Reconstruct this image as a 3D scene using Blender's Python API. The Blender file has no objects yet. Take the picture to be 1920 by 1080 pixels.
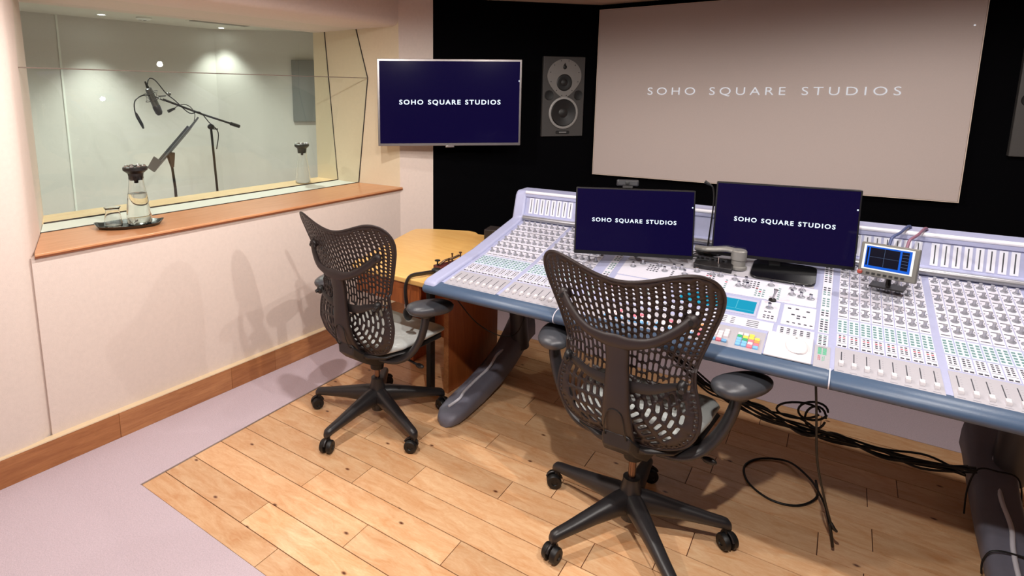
import bpy, bmesh, math, random
from math import pi, sin, cos, tan, radians, degrees, sqrt, atan2, hypot
from mathutils import Vector, Matrix, Quaternion
from mathutils.geometry import delaunay_2d_cdt
random.seed(7)
for _c in (bpy.data.objects, bpy.data.meshes, bpy.data.materials, bpy.data.lights, bpy.data.cameras, bpy.data.curves):
    for _o in list(_c):
        _c.remove(_o)
SC = bpy.context.scene
COL = SC.collection

# ------------------------------------------------------------------ camera
FPX, CXP, CYP = 1080.0, 830.4, 359.1
PITCH, ROLL, YAW, CAMH = 0.168, 0.002, 0.672, 1.6
fw = Vector((-sin(YAW) * cos(PITCH), cos(YAW) * cos(PITCH), -sin(PITCH)))
rt = Vector((cos(YAW), sin(YAW), 0))
up = rt.cross(fw)
r2 = cos(ROLL) * rt + sin(ROLL) * up
u2 = -sin(ROLL) * rt + cos(ROLL) * up
cam_d = bpy.data.cameras.new('camera')
cam = bpy.data.objects.new('camera', cam_d)
COL.objects.link(cam)
cam.matrix_world = Matrix(((r2.x, u2.x, -fw.x, 0), (r2.y, u2.y, -fw.y, 0), (r2.z, u2.z, -fw.z, CAMH), (0, 0, 0, 1)))
cam_d.sensor_width = 36
cam_d.lens = FPX / 1920 * 36
cam_d.shift_x = (960 - CXP) / 1920
cam_d.shift_y = -(540 - CYP) / 1920
cam_d.clip_start = 0.05
SC.camera = cam

# ------------------------------------------------------------------ world, exposure, lights
SC.view_settings.view_transform = 'Standard'
SC.view_settings.look = 'None'
SC.view_settings.gamma = 1
SC.view_settings.use_curve_mapping = False
SC.view_settings.exposure = -0.04
W = bpy.data.worlds.new('world')
SC.world = W
W.use_nodes = True
W.node_tree.nodes['Background'].inputs[0].default_value = (0.02, 0.02, 0.02, 1)
W.node_tree.nodes['Background'].inputs[1].default_value = 1.0
CEIL = 2.25
BCEIL = 2.22


def spot(name, loc, power, color, angle=140, blend=0.9, rad=0.03, aim=(0, 0, -1)):
    l = bpy.data.lights.new(name, 'SPOT')
    l.energy = power
    l.color = color
    l.spot_size = radians(angle)
    l.spot_blend = blend
    l.shadow_soft_size = rad
    o = bpy.data.objects.new(name, l)
    COL.objects.link(o)
    o.location = loc
    o.rotation_euler = Vector(aim).to_track_quat('-Z', 'Y').to_euler()
    return o


ROOM_SPOTS = [(-1.60, 0.50, 52), (-0.18, 0.50, 98), (-1.62, 1.45, 66), (0.25, 1.48, 74), (-1.5, 2.63, 15), (0.35, 2.82, 48)]
WARM = (1.0, 0.945, 0.89)
for i, (x, y, p) in enumerate(ROOM_SPOTS):
    spot('ceiling_spot_light', (x, y, CEIL - 0.03), p, WARM, 178, 0.35, 0.025)
BOOTH = (0.97, 1.0, 0.93)
for x, y, p, a in ((-5.107, 2.034, 55, 88), (-5.212, 3.138, 34, 88), (-4.3, 1.6, 58, 150), (-4.2, 2.9, 66, 155)):
    spot('booth_spot_light', (x, y, BCEIL - 0.03), p, BOOTH, a, 0.9)


# ------------------------------------------------------------------ helpers
def lin(c):
    return tuple(((v / 255) / 12.92 if v / 255 <= 0.04045 else ((v / 255 + 0.055) / 1.055) ** 2.4) for v in c)


def nd(nt, t, **kw):
    n = nt.nodes.new(t)
    for k, v in kw.items():
        setattr(n, k, v)
    return n


MATS = {}


def mat(name, rgb, rough=0.5, metal=0.0, spec=0.5, noise=0.0, nscale=20, bump=0.0, bscale=200, emis=None, estr=0, coat=0, stretch=None):
    if name in MATS:
        return MATS[name]
    m = bpy.data.materials.new(name)
    m.use_nodes = True
    nt = m.node_tree
    b = nt.nodes['Principled BSDF']
    c = lin(rgb)
    b.inputs['Base Color'].default_value = (*c, 1)
    b.inputs['Roughness'].default_value = rough
    b.inputs['Metallic'].default_value = metal
    b.inputs['Specular IOR Level'].default_value = spec
    b.inputs['Coat Weight'].default_value = coat
    if emis is not None:
        b.inputs['Emission Color'].default_value = (*lin(emis), 1)
        b.inputs['Emission Strength'].default_value = estr
    tc = nd(nt, 'ShaderNodeTexCoord')
    src = tc.outputs['Object']
    if stretch:
        mp = nd(nt, 'ShaderNodeMapping')
        mp.inputs['Scale'].default_value = stretch
        nt.links.new(src, mp.inputs['Vector'])
        src = mp.outputs['Vector']
    if noise > 0:
        n = nd(nt, 'ShaderNodeTexNoise')
        n.inputs['Scale'].default_value = nscale
        n.inputs['Detail'].default_value = 5
        nt.links.new(src, n.inputs['Vector'])
        r = nd(nt, 'ShaderNodeMapRange')
        r.inputs['To Min'].default_value = 1 - noise
        r.inputs['To Max'].default_value = 1 + noise
        r.inputs['From Min'].default_value = 0.25
        r.inputs['From Max'].default_value = 0.75
        nt.links.new(n.outputs['Fac'], r.inputs['Value'])
        mx = nd(nt, 'ShaderNodeVectorMath', operation='SCALE')
        mx.inputs[0].default_value = c
        nt.links.new(r.outputs['Result'], mx.inputs['Scale'])
        nt.links.new(mx.outputs[0], b.inputs['Base Color'])
    if bump > 0:
        n2 = nd(nt, 'ShaderNodeTexNoise')
        n2.inputs['Scale'].default_value = bscale
        n2.inputs['Detail'].default_value = 4
        nt.links.new(src, n2.inputs['Vector'])
        bp = nd(nt, 'ShaderNodeBump')
        bp.inputs['Strength'].default_value = bump
        bp.inputs['Distance'].default_value = 0.004
        nt.links.new(n2.outputs['Fac'], bp.inputs['Height'])
        nt.links.new(bp.outputs['Normal'], b.inputs['Normal'])
    MATS[name] = m
    return m


def wood(name, light, dark, rough=0.35, scale=(1.2, 14, 14), attr=False, knots=False, coat=0.0, contrast=1.0):
    """grain stretched along X (object space); attr: per-plank tint and offset read from a colour attribute"""
    if name in MATS:
        return MATS[name]
    m = bpy.data.materials.new(name)
    m.use_nodes = True
    nt = m.node_tree
    b = nt.nodes['Principled BSDF']
    L = nt.links.new
    tc = nd(nt, 'ShaderNodeTexCoord')
    vec = tc.outputs['Object']
    if attr:
        at = nd(nt, 'ShaderNodeAttribute', attribute_name='plank')
        sc = nd(nt, 'ShaderNodeVectorMath', operation='SCALE')
        sc.inputs['Scale'].default_value = 37.0
        L(at.outputs['Color'], sc.inputs[0])
        ad = nd(nt, 'ShaderNodeVectorMath', operation='ADD')
        L(vec, ad.inputs[0])
        L(sc.outputs[0], ad.inputs[1])
        vec = ad.outputs[0]
    mp = nd(nt, 'ShaderNodeMapping')
    mp.inputs['Scale'].default_value = scale
    L(vec, mp.inputs['Vector'])
    n1 = nd(nt, 'ShaderNodeTexNoise')
    n1.inputs['Scale'].default_value = 3.0
    n1.inputs['Detail'].default_value = 8
    n1.inputs['Roughness'].default_value = 0.62
    n1.inputs['Distortion'].default_value = 1.1
    L(mp.outputs['Vector'], n1.inputs['Vector'])
    wv = nd(nt, 'ShaderNodeTexNoise')
    wv.inputs['Scale'].default_value = 9.0
    wv.inputs['Detail'].default_value = 3
    wv.inputs['Distortion'].default_value = 2.5
    L(mp.outputs['Vector'], wv.inputs['Vector'])
    av = nd(nt, 'ShaderNodeMath', operation='MULTIPLY_ADD')
    L(wv.outputs['Fac'], av.inputs[0])
    av.inputs[1].default_value = 0.35
    L(n1.outputs['Fac'], av.inputs[2])
    r = nd(nt, 'ShaderNodeMapRange')
    r.inputs['From Min'].default_value = 0.67 - 0.2 / contrast
    r.inputs['From Max'].default_value = 0.67 + 0.2 / contrast
    L(av.outputs[0], r.inputs['Value'])
    mix = nd(nt, 'ShaderNodeMix', data_type='RGBA')
    mix.inputs[6].default_value = (*lin(dark), 1)
    mix.inputs[7].default_value = (*lin(light), 1)
    L(r.outputs['Result'], mix.inputs[0])
    out = mix.outputs[2]
    if attr:
        sp = nd(nt, 'ShaderNodeSeparateColor')
        L(at.outputs['Color'], sp.inputs[0])
        r2_ = nd(nt, 'ShaderNodeMapRange')
        r2_.inputs['To Min'].default_value = 0.80
        r2_.inputs['To Max'].default_value = 1.08
        L(sp.outputs[0], r2_.inputs['Value'])
        ml = nd(nt, 'ShaderNodeVectorMath', operation='SCALE')
        L(out, ml.inputs[0])
        L(r2_.outputs['Result'], ml.inputs['Scale'])
        out = ml.outputs[0]
    if knots:
        vo = nd(nt, 'ShaderNodeTexVoronoi', voronoi_dimensions='2D')
        vo.inputs['Scale'].default_value = 2.1
        mpk = nd(nt, 'ShaderNodeMapping')
        mpk.inputs['Scale'].default_value = (1.0, 1.7, 1.0)
        L(vec, mpk.inputs['Vector'])
        L(mpk.outputs[0], vo.inputs['Vector'])
        rk = nd(nt, 'ShaderNodeMapRange')
        rk.inputs['From Min'].default_value = 0.009
        rk.inputs['From Max'].default_value = 0.030
        L(vo.outputs['Distance'], rk.inputs['Value'])
        mk = nd(nt, 'ShaderNodeMix', data_type='RGBA')
        mk.inputs[6].default_value = (*lin((96, 48, 28)), 1)
        L(rk.outputs['Result'], mk.inputs[0])
        L(out, mk.inputs[7])
        out = mk.outputs[2]
    L(out, b.inputs['Base Color'])
    b.inputs['Roughness'].default_value = rough
    b.inputs['Coat Weight'].default_value = coat
    b.inputs['Coat Roughness'].default_value = 0.12
    bp = nd(nt, 'ShaderNodeBump')
    bp.inputs['Strength'].default_value = 0.06
    bp.inputs['Distance'].default_value = 0.002
    L(n1.outputs['Fac'], bp.inputs['Height'])
    L(bp.outputs['Normal'], b.inputs['Normal'])
    MATS[name] = m
    return m


def thin_glass(name, tint, refl=1.0):
    m = bpy.data.materials.new(name)
    m.use_nodes = True
    nt = m.node_tree
    nt.nodes.remove(nt.nodes['Principled BSDF'])
    o = nt.nodes['Material Output']
    t = nd(nt, 'ShaderNodeBsdfTransparent')
    t.inputs[0].default_value = (*tint, 1)
    g = nd(nt, 'ShaderNodeBsdfGlossy')
    g.inputs['Roughness'].default_value = 0.0
    g.inputs[0].default_value = (refl, refl, refl, 1)
    f = nd(nt, 'ShaderNodeFresnel')
    ge = nd(nt, 'ShaderNodeNewGeometry')     # a single sheet: same reflectance from both faces
    ir = nd(nt, 'ShaderNodeMapRange')
    ir.inputs['To Min'].default_value = 1.45
    ir.inputs['To Max'].default_value = 1 / 1.45
    nt.links.new(ge.outputs['Backfacing'], ir.inputs['Value'])
    nt.links.new(ir.outputs['Result'], f.inputs['IOR'])
    mx = nd(nt, 'ShaderNodeMixShader')
    nt.links.new(f.outputs[0], mx.inputs[0])
    nt.links.new(t.outputs[0], mx.inputs[1])
    nt.links.new(g.outputs[0], mx.inputs[2])
    nt.links.new(mx.outputs[0], o.inputs[0])
    return m


def real_glass(name, col=(1, 1, 1), ior=1.45):
    m = bpy.data.materials.new(name)
    m.use_nodes = True
    b = m.node_tree.nodes['Principled BSDF']
    b.inputs['Base Color'].default_value = (*col, 1)
    b.inputs['Transmission Weight'].default_value = 1
    b.inputs['Roughness'].default_value = 0.0
    b.inputs['IOR'].default_value = ior
    return m


def emit(name, rgb, s):
    m = bpy.data.materials.new(name)
    m.use_nodes = True
    nt = m.node_tree
    nt.nodes.remove(nt.nodes['Principled BSDF'])
    e = nd(nt, 'ShaderNodeEmission')
    e.inputs[0].default_value = (*lin(rgb), 1)
    e.inputs[1].default_value = s
    nt.links.new(e.outputs[0], nt.nodes['Material Output'].inputs[0])
    return m


class MB:
    def __init__(s):
        s.bm = bmesh.new()
        s.mi = 0

    def face(s, vs, mi=None):
        try:
            f = s.bm.faces.new(vs)
            f.material_index = s.mi if mi is None else mi
            return f
        except ValueError:
            return None

    def hexa(s, P, mi=None):
        v = [s.bm.verts.new(p) for p in P]
        for q in ((3, 2, 1, 0), (4, 5, 6, 7), (0, 1, 5, 4), (1, 2, 6, 5), (2, 3, 7, 6), (3, 0, 4, 7)):
            s.face([v[i] for i in q], mi)

    def box(s, x0, x1, y0, y1, z0, z1, mi=None, M=None):
        P = [(x0, y0, z0), (x1, y0, z0), (x1, y1, z0), (x0, y1, z0), (x0, y0, z1), (x1, y0, z1), (x1, y1, z1), (x0, y1, z1)]
        P = [Vector(p) for p in P]
        if M is not None:
            P = [M @ p for p in P]
        s.hexa(P, mi)

    def prism(s, pts, z0, z1, mi=None, M=None):
        """pts CCW in xy, extruded z0..z1"""
        a = [Vector((p[0], p[1], z0)) for p in pts]
        b = [Vector((p[0], p[1], z1)) for p in pts]
        if M is not None:
            a = [M @ p for p in a]
            b = [M @ p for p in b]
        a = [s.bm.verts.new(p) for p in a]
        b = [s.bm.verts.new(p) for p in b]
        n = len(a)
        s.face(a[::-1], mi)
        s.face(b, mi)
        for i in range(n):
            s.face([a[i], a[(i + 1) % n], b[(i + 1) % n], b[i]], mi)

    def loft(s, rings, cap=True, closed=True, mi=None):
        R = [[s.bm.verts.new(p) for p in r] for r in rings]
        n = len(R[0])
        for a, b in zip(R[:-1], R[1:]):
            for i in range(n if closed else n - 1):
                s.face([a[i], a[(i + 1) % n], b[(i + 1) % n], b[i]], mi)
        if cap and closed:
            s.face(R[0][::-1], mi)
            s.face(R[-1], mi)

    def lathe(s, prof, seg=24, M=None, mi=None, cap=True):
        rings = []
        for r, z in prof:
            ring = [Vector((r * cos(2 * pi * i / seg), r * sin(2 * pi * i / seg), z)) for i in range(seg)]
            if M is not None:
                ring = [M @ p for p in ring]
            rings.append(ring)
        s.loft(rings, cap, True, mi)

    def cyl(s, p0, p1, r0, r1=None, seg=16, mi=None):
        r1 = r0 if r1 is None else r1
        p0 = Vector(p0)
        p1 = Vector(p1)
        d = p1 - p0
        M = Matrix.Translation(p0) @ d.to_track_quat('Z', 'Y').to_matrix().to_4x4()
        s.lathe([(r0, 0), (r1, d.length)], seg, M, mi)

    def tube(s, pts, r, seg=8, mi=None, flat=None, upv=None):
        """sweep a circle (or ellipse flat=(rx,ry)) along pts; r may be a list"""
        pts = [Vector(p) for p in pts]
        n = len(pts)
        rs = r if isinstance(r, (list, tuple)) else [r] * n
        rings = []
        t = (pts[1] - pts[0]).normalized()
        ref = Vector(upv) if upv else (Vector((0, 0, 1)) if abs(t.z) < 0.9 else Vector((1, 0, 0)))
        nx = ref.cross(t).normalized()
        for i in range(n):
            if i == 0:
                t = (pts[1] - pts[0]).normalized()
            elif i == n - 1:
                t = (pts[-1] - pts[-2]).normalized()
            else:
                t = (pts[i + 1] - pts[i - 1]).normalized()
            nx = (nx - t * nx.dot(t))
            if nx.length < 1e-6:
                nx = t.orthogonal()
            nx.normalize()
            ny = t.cross(nx)
            ra = rs[i]
            if isinstance(ra, (list, tuple)):
                rx, ry = ra
            else:
                rx, ry = (ra, ra) if not flat else (ra, ra * flat)
            rings.append([pts[i] + nx * (rx * cos(2 * pi * k / seg)) + ny * (ry * sin(2 * pi * k / seg)) for k in range(seg)])
        s.loft(rings, True, True, mi)

    def ball(s, c, r, seg=16, rings=10, M=None, mi=None):
        c = Vector(c)
        rx, ry, rz = r if isinstance(r, (tuple, list)) else (r, r, r)
        rr = []
        for j in range(1, rings):
            a = pi * j / rings
            ring = [Vector((rx * sin(a) * cos(2 * pi * i / seg), ry * sin(a) * sin(2 * pi * i / seg), -rz * cos(a))) for i in range(seg)]
            ring = [(M @ p if M is not None else p) + c for p in ring]
            rr.append(ring)
        s.loft(rr, True, True, mi)

    def build(s, name, mats, parent=None, loc=None, rot=None, smooth=35, bevel=0, bseg=2, sub=0):
        me = bpy.data.meshes.new(name)
        bmesh.ops.recalc_face_normals(s.bm, faces=s.bm.faces)
        s.bm.to_mesh(me)
        s.bm.free()
        for m in (mats if isinstance(mats, (list, tuple)) else [mats]):
            me.materials.append(m)
        if smooth:
            for p in me.polygons:
                p.use_smooth = True
            me.set_sharp_from_angle(angle=radians(smooth))
        o = bpy.data.objects.new(name, me)
        COL.objects.link(o)
        if parent:
            o.parent = parent
        if loc is not None:
            o.location = loc
        if rot is not None:
            o.rotation_euler = rot
        if bevel:
            md = o.modifiers.new('bevel', 'BEVEL')
            md.width = bevel
            md.segments = bseg
            md.limit_method = 'ANGLE'
            md.angle_limit = radians(40)
        if sub:
            md = o.modifiers.new('sub', 'SUBSURF')
            md.levels = sub
            md.render_levels = sub
        return o


def crom(P, n=8, closed=False):
    P = [Vector(p) for p in P]
    out = []
    m = len(P)
    rng = range(m if closed else m - 1)
    for i in rng:
        if closed:
            a, b, c, d = P[(i - 1) % m], P[i], P[(i + 1) % m], P[(i + 2) % m]
        else:
            a, b, c, d = P[max(i - 1, 0)], P[i], P[i + 1], P[min(i + 2, m - 1)]
        for k in range(n):
            t = k / n
            out.append(0.5 * ((2 * b) + (c - a) * t + (2 * a - 5 * b + 4 * c - d) * t * t + (-a + 3 * b - 3 * c + d) * t ** 3))
    if not closed:
        out.append(P[-1])
    return out


def empty(name, loc=(0, 0, 0), rz=0, label=None, cat=None, group=None, kind=None):
    o = bpy.data.objects.new(name, None)
    COL.objects.link(o)
    o.location = loc
    o.rotation_euler = (0, 0, rz)
    o.empty_display_size = 0.1
    tag(o, label, cat, group, kind)
    return o


def tag(o, label=None, cat=None, group=None, kind=None):
    if label:
        o['label'] = label
    if cat:
        o['category'] = cat
    if group:
        o['group'] = group
    if kind:
        o['kind'] = kind
    return o


def struct(o):
    o['kind'] = 'structure'
    return o


def copy_tree(o, parent=None):
    c = o.copy()
    COL.objects.link(c)
    c.parent = parent
    for ch in [x for x in bpy.data.objects if x.parent == o and x is not c]:
        copy_tree(ch, c)
    return c


def rrect(x0, x1, y0, y1, r, n=5):
    P = []
    for cx, cy, a0 in ((x1 - r, y1 - r, 0), (x0 + r, y1 - r, 90), (x0 + r, y0 + r, 180), (x1 - r, y0 + r, 270)):
        for k in range(n + 1):
            a = radians(a0 + 90 * k / n)
            P.append((cx + r * cos(a), cy + r * sin(a)))
    return P


def text_mesh(name, body, width, material, parent, M, spacing=1.3, word=1.3, depth=0.0006, bold=0.0, height=None):
    cu = bpy.data.curves.new(name, 'FONT')
    cu.body = body
    cu.size = 1
    cu.space_character = spacing
    cu.space_word = word
    cu.offset = bold
    cu.resolution_u = 4
    tmp = bpy.data.objects.new(name, cu)
    COL.objects.link(tmp)
    dg = bpy.context.evaluated_depsgraph_get()
    dg.update()
    me = bpy.data.meshes.new_from_object(tmp.evaluated_get(dg))
    bpy.data.objects.remove(tmp)
    xs = [v.co.x for v in me.vertices]
    ys = [v.co.y for v in me.vertices]
    s = width / (max(xs) - min(xs))
    sy = s if height is None else height / (max(ys) - min(ys))
    cx, cy = (max(xs) + min(xs)) / 2, (max(ys) + min(ys)) / 2
    for v in me.vertices:
        v.co = M @ Vector(((v.co.x - cx) * s, (v.co.y - cy) * sy, 0))
    me.materials.clear()
    me.materials.append(material)
    o = bpy.data.objects.new(name, me)
    COL.objects.link(o)
    o.parent = parent
    o['kind'] = 'stuff'
    return o


# ------------------------------------------------------------------ materials
plaster = mat('plaster', (222, 207, 198), 0.9, noise=0.03, nscale=60, bump=0.25, bscale=260, spec=0.2)
plaster_cream = mat('plaster_cream', (226, 212, 186), 0.9, noise=0.02, nscale=60, bump=0.1, bscale=260, spec=0.2)
ceil_mat = mat('ceiling_paint', (206, 176, 152), 0.95, noise=0.02, nscale=40, spec=0.2)
booth_wall = mat('booth_fabric', (206, 204, 198), 0.95, noise=0.04, nscale=150, bump=0.2, bscale=500, spec=0.1)
booth_paint = mat('booth_paint', (214, 212, 198), 0.9, noise=0.02, nscale=30, spec=0.2)
carpet = mat('carpet', (212, 196, 206), 1.0, noise=0.12, nscale=220, bump=0.6, bscale=500, spec=0.05)
black_cloth = mat('black_cloth', (7, 7, 9), 1.0, noise=0.1, nscale=300, spec=0.02)
plank_wood = wood('plank_wood', (250, 211, 166), (224, 162, 110), 0.33, (2.2, 7.5, 7.5), attr=True, knots=True, coat=0.12, contrast=0.8)
oak = wood('oak_trim', (190, 132, 84), (158, 100, 60), 0.35, (14, 1.2, 14), coat=0.1)
sill_wood = wood('sill_wood', (218, 160, 116), (200, 138, 94), 0.35, (14, 1.0, 14), coat=0.1)
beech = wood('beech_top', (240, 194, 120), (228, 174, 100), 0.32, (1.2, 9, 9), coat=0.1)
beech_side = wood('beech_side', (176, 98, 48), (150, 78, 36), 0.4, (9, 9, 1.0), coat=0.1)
blackp = mat('black_plastic', (28, 26, 27), 0.42, noise=0.05, nscale=80, bump=0.08, bscale=600)
chairp = mat('chair_plastic', (38, 29, 29), 0.44, noise=0.06, nscale=60, bump=0.1, bscale=700)
chairbase = mat('chair_base_plastic', (38, 36, 38), 0.36, noise=0.06, nscale=60, bump=0.08, bscale=700)
padm = mat('arm_pad_rubber', (66, 68, 74), 0.34, noise=0.05, nscale=40, bump=0.12, bscale=700)
seatf = mat('seat_fabric', (186, 190, 188), 0.85, noise=0.08, nscale=300, bump=0.3, bscale=600)
bronze = mat('gas_tube', (120, 98, 88), 0.25, 1.0)
chrome = mat('chrome', (200, 200, 205), 0.15, 1.0)
silver = mat('silver_metal', (176, 170, 170), 0.28, 1.0)
rubberb = mat('rubber_black', (14, 14, 15), 0.5)
white_edge = mat('white_trim', (225, 228, 220), 0.6)
gasket = mat('gasket', (30, 22, 22), 0.6)
glass_m = thin_glass('window_glass', (0.93, 0.965, 0.94))
# console
lav = mat('lavender_shell', (164, 168, 200), 0.42, noise=0.03, nscale=90, bump=0.05, bscale=500)
pan_white = mat('panel_white', (206, 205, 218), 0.5, noise=0.015, nscale=60)
pan_grey = mat('panel_grey', (168, 166, 174), 0.5, noise=0.03, nscale=200)
print_dark = mat('print_dark', (52, 54, 64), 0.5)
print_teal = mat('print_teal', (98, 134, 132), 0.5)
print_red = mat('print_red', (176, 70, 84), 0.5)
bolster_m = mat('blue_vinyl', (66, 86, 112), 0.38, noise=0.04, nscale=40, bump=0.1, bscale=600)
leg_m = mat('console_leg_paint', (112, 112, 126), 0.5, noise=0.04, nscale=60, bump=0.08, bscale=400)
knob_m = mat('knob_metal', (172, 172, 180), 0.3, 0.5)
knob_skirt = mat('knob_skirt', (138, 140, 150), 0.4, 0.2)
cap_m = mat('fader_cap', (214, 210, 214), 0.35)
scr_navy = mat('screen_navy', (6, 5, 14), 0.12, spec=0.35, emis=(20, 10, 68), estr=0.5)
scr_txt = emit('screen_text', (225, 240, 255), 1.5)
lcd_cyan = emit('lcd_cyan', (40, 176, 214), 0.9)

# ------------------------------------------------------------------ floor
b = MB()
b.box(-6.2, 2.7, -2.6, 5.2, -0.12, -0.004)
struct(b.build('floor', carpet))
FB = 0.063
rows = [1.05, 1.153, 1.287, 1.422, 1.557, 1.69, 1.824, 1.953] + [1.953 + 0.134 * k for k in range(1, 11)]
joints = {0: [-1.517, -0.9], 1: [-1.737, -1.05], 2: [-1.332, -0.5], 3: [-1.703, -1.001], 4: [-1.548, -0.65], 5: [-1.359, -0.6], 6: [-1.002, -1.72], 7: [-1.5, -0.83], 8: [-1.9, -1.215, -0.55]}
pb = MB()
cl = pb.bm.loops.layers.color.new('plank')
rr_ = random.Random(3)
tone = {(0, 0): .35, (1, 0): .15, (2, 0): .75, (3, 0): .5, (3, 1): .8, (4, 0): .2, (5, 1): .8, (6, 1): .45, (1, 1): .9, (2, 1): .65}
for k in range(len(rows) - 1):
    js = sorted(joints.get(k, []))
    last = js[-1] if js else -2.3 + rr_.uniform(0.2, 0.7)
    x = last
    while x < 2.3:
        x += rr_.uniform(0.45, 0.95)
        js.append(x)
    js = sorted(set([-2.2505] + js))
    for i in range(len(js) - 1):
        a, c = js[i] + 0.0015, js[i + 1] - 0.0015
        y0, y1 = rows[k] + 0.0018, rows[k + 1] - 0.0018
        n0 = len(pb.bm.faces)
        pb.box(a, c, y0, y1, -0.012, 0.0)
        pb.bm.faces.ensure_lookup_table()
        colr = (tone.get((k, i), rr_.random()), rr_.random(), rr_.random(), 1)
        for f in pb.bm.faces[n0:]:
            for lp in f.loops:
                lp[cl] = colr
fw_o = pb.build('floor_hardwood', plank_wood, rot=(0, 0, FB), smooth=0)
struct(fw_o)
b = MB()
b.box(-2.25, 2.4, rows[0], rows[-1], -0.06, -0.0035)
o = b.build('trim_4', mat('gap_dark', (84, 42, 22), 0.8), rot=(0, 0, FB))
struct(o)
b = MB()
b.box(-2.257, -2.249, rows[0] - 0.002, rows[-1], -0.01, 0.002)
struct(b.build('trim_5', silver, rot=(0, 0, FB)))
# lay the carpet around the hardwood at the same height
b = MB()
cb_, sb_ = cos(FB), sin(FB)
def W2(u, v):
    return (cb_ * u - sb_ * v, sb_ * u + cb_ * v)
fa, fb_, fc, fd = W2(-2.252, rows[0]), W2(2.45, rows[0]), W2(2.45, rows[-1]), W2(-2.252, rows[-1])
for quad in ([(-2.78, -2.6), (2.7, -2.6), (2.7, fb_[1]), fb_, fa, (-2.78, fa[1])],
             [(-2.78, fa[1]), fa, fd, (-2.78, fd[1])],
             [(-2.78, fd[1]), fd, fc, (2.7, fc[1]), (2.7, 4.9), (-2.78, 4.9)],
             [fb_, (2.7, fb_[1]), (2.7, fc[1]), fc]):
    b.prism(quad, -0.003, 0.0005)
struct(b.build('floor_carpet', carpet, smooth=0))

# ------------------------------------------------------------------ walls
XW = -2.76
SILL = 0.945
HEAD = 2.055
KX, KY = -1.847, 4.20      # far corner
QX, QY = XW, 2.98
b = MB()
b.box(-3.57, XW, 0.74, 3.05, 0, 0.925)
struct(b.build('wall_left', plaster))
b = MB()
M = Matrix(((0, 0, 1, 0), (1, 0, 0, 0), (0, 1, 0, 0), (0, 0, 0, 1)))  # prism axis -> +Y?  (x,y,z)->(z,x,y)
# header profile in x-z with a rounded front lower edge
prof = [(-3.57, 2.6), (-3.57, HEAD)]
for k in range(7):
    a = radians(270 + 90 * k / 6)
    prof.append((XW - 0.05 + 0.05 * cos(a), HEAD + 0.05 + 0.05 * sin(a)))
prof.append((XW, 2.6))
b.loft([[Vector((p[0], y, p[1])) for p in prof] for y in (0.6, 3.05)])
struct(b.build('wall_left_header', plaster))
b = MB()
pier = [(-3.6, -2.6), (-2.745, -2.6), (-2.745, 0.60), (-2.7475, 0.66), (-2.755, 0.705), (-2.775, 0.742), (-2.81, 0.766), (-3.14, 0.889), (-3.6, 1.045)]
b.prism(pier, 0, 2.6)
struct(b.build('wall_left_near', plaster))
b = MB()
far = [(-2.76, 2.98), (-2.765, 3.1), (-3.0, 3.6), (-3.6, 3.6), (-3.6, 2.928), (-3.146, 2.945)]
b.prism(far, 0, 2.6)
struct(b.build('wall_left_far', plaster_cream))
# diagonal wall: plaster part, then black cloth
def dwall(t0, t1, off, thick):
    d = Vector((KX - QX, KY - QY))
    L_ = d.length
    d.normalize()
    n = Vector((d.y, -d.x))
    p0 = Vector((QX, QY)) + d * t0 + n * off
    p1 = Vector((QX, QY)) + d * t1 + n * off
    return [p0, p1, p1 - n * thick, p0 - n * thick]
DL = hypot(KX - QX, KY - QY)
b = MB(); b.prism(dwall(-0.0, 0.242, 0, 0.2), 0, 2.6); struct(b.build('wall_corner', plaster))
b = MB(); b.prism(dwall(0.242, DL + 0.05, 0.0, 0.2), 0, 2.6); struct(b.build('wall_corner_black', black_cloth))
SA = 0.091
def SW(t, off, z=0):   # point on the screen wall: t along, off towards the room
    return Vector((KX + cos(SA) * t + sin(SA) * off, KY + sin(SA) * t - cos(SA) * off, z))
b = MB()
b.prism([SW(-0.1, 0).xy, SW(4.9, 0).xy, SW(4.9, -0.2).xy, SW(-0.1, -0.2).xy], 0, 2.6)
struct(b.build('wall_back', black_cloth))
b = MB(); b.box(2.6, 2.8, -2.6, 5, 0, 2.6); struct(b.build('wall_right', black_cloth))
b = MB(); b.box(-3, 2.8, -2.8, -2.6, 0, 2.6); struct(b.build('wall_front', mat('rear_fabric', (110, 92, 84), 0.95, noise=0.05, nscale=200)))
b = MB(); b.box(-2.85, 2.8, -2.8, 5.1, CEIL, CEIL + 0.1); struct(b.build('ceiling', ceil_mat))
# skirting
b = MB()
for y0, y1, mi in ((-2.6, -0.3, 0), (-0.3, 1.0, 1), (1.0, 1.58, 0), (1.58, 1.86, 1), (1.86, 2.4, 0), (2.4, 2.98, 1)):
    b.box(-2.76, -2.728, y0 + 0.0004, y1 - 0.0004, 0, 0.125, mi)
oak2 = wood('oak_trim_dark', (180, 120, 72), (150, 92, 52), 0.35, (14, 1.2, 14), coat=0.1)
struct(b.build('baseboard_left', [oak, oak2], bevel=0.002))
b = MB()
b.box(-2.76, -2.726, -2.6, 2.98, 0.1255, 0.131)
struct(b.build('trim_6', mat('brass_bead', (236, 214, 178), 0.35)))
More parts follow.
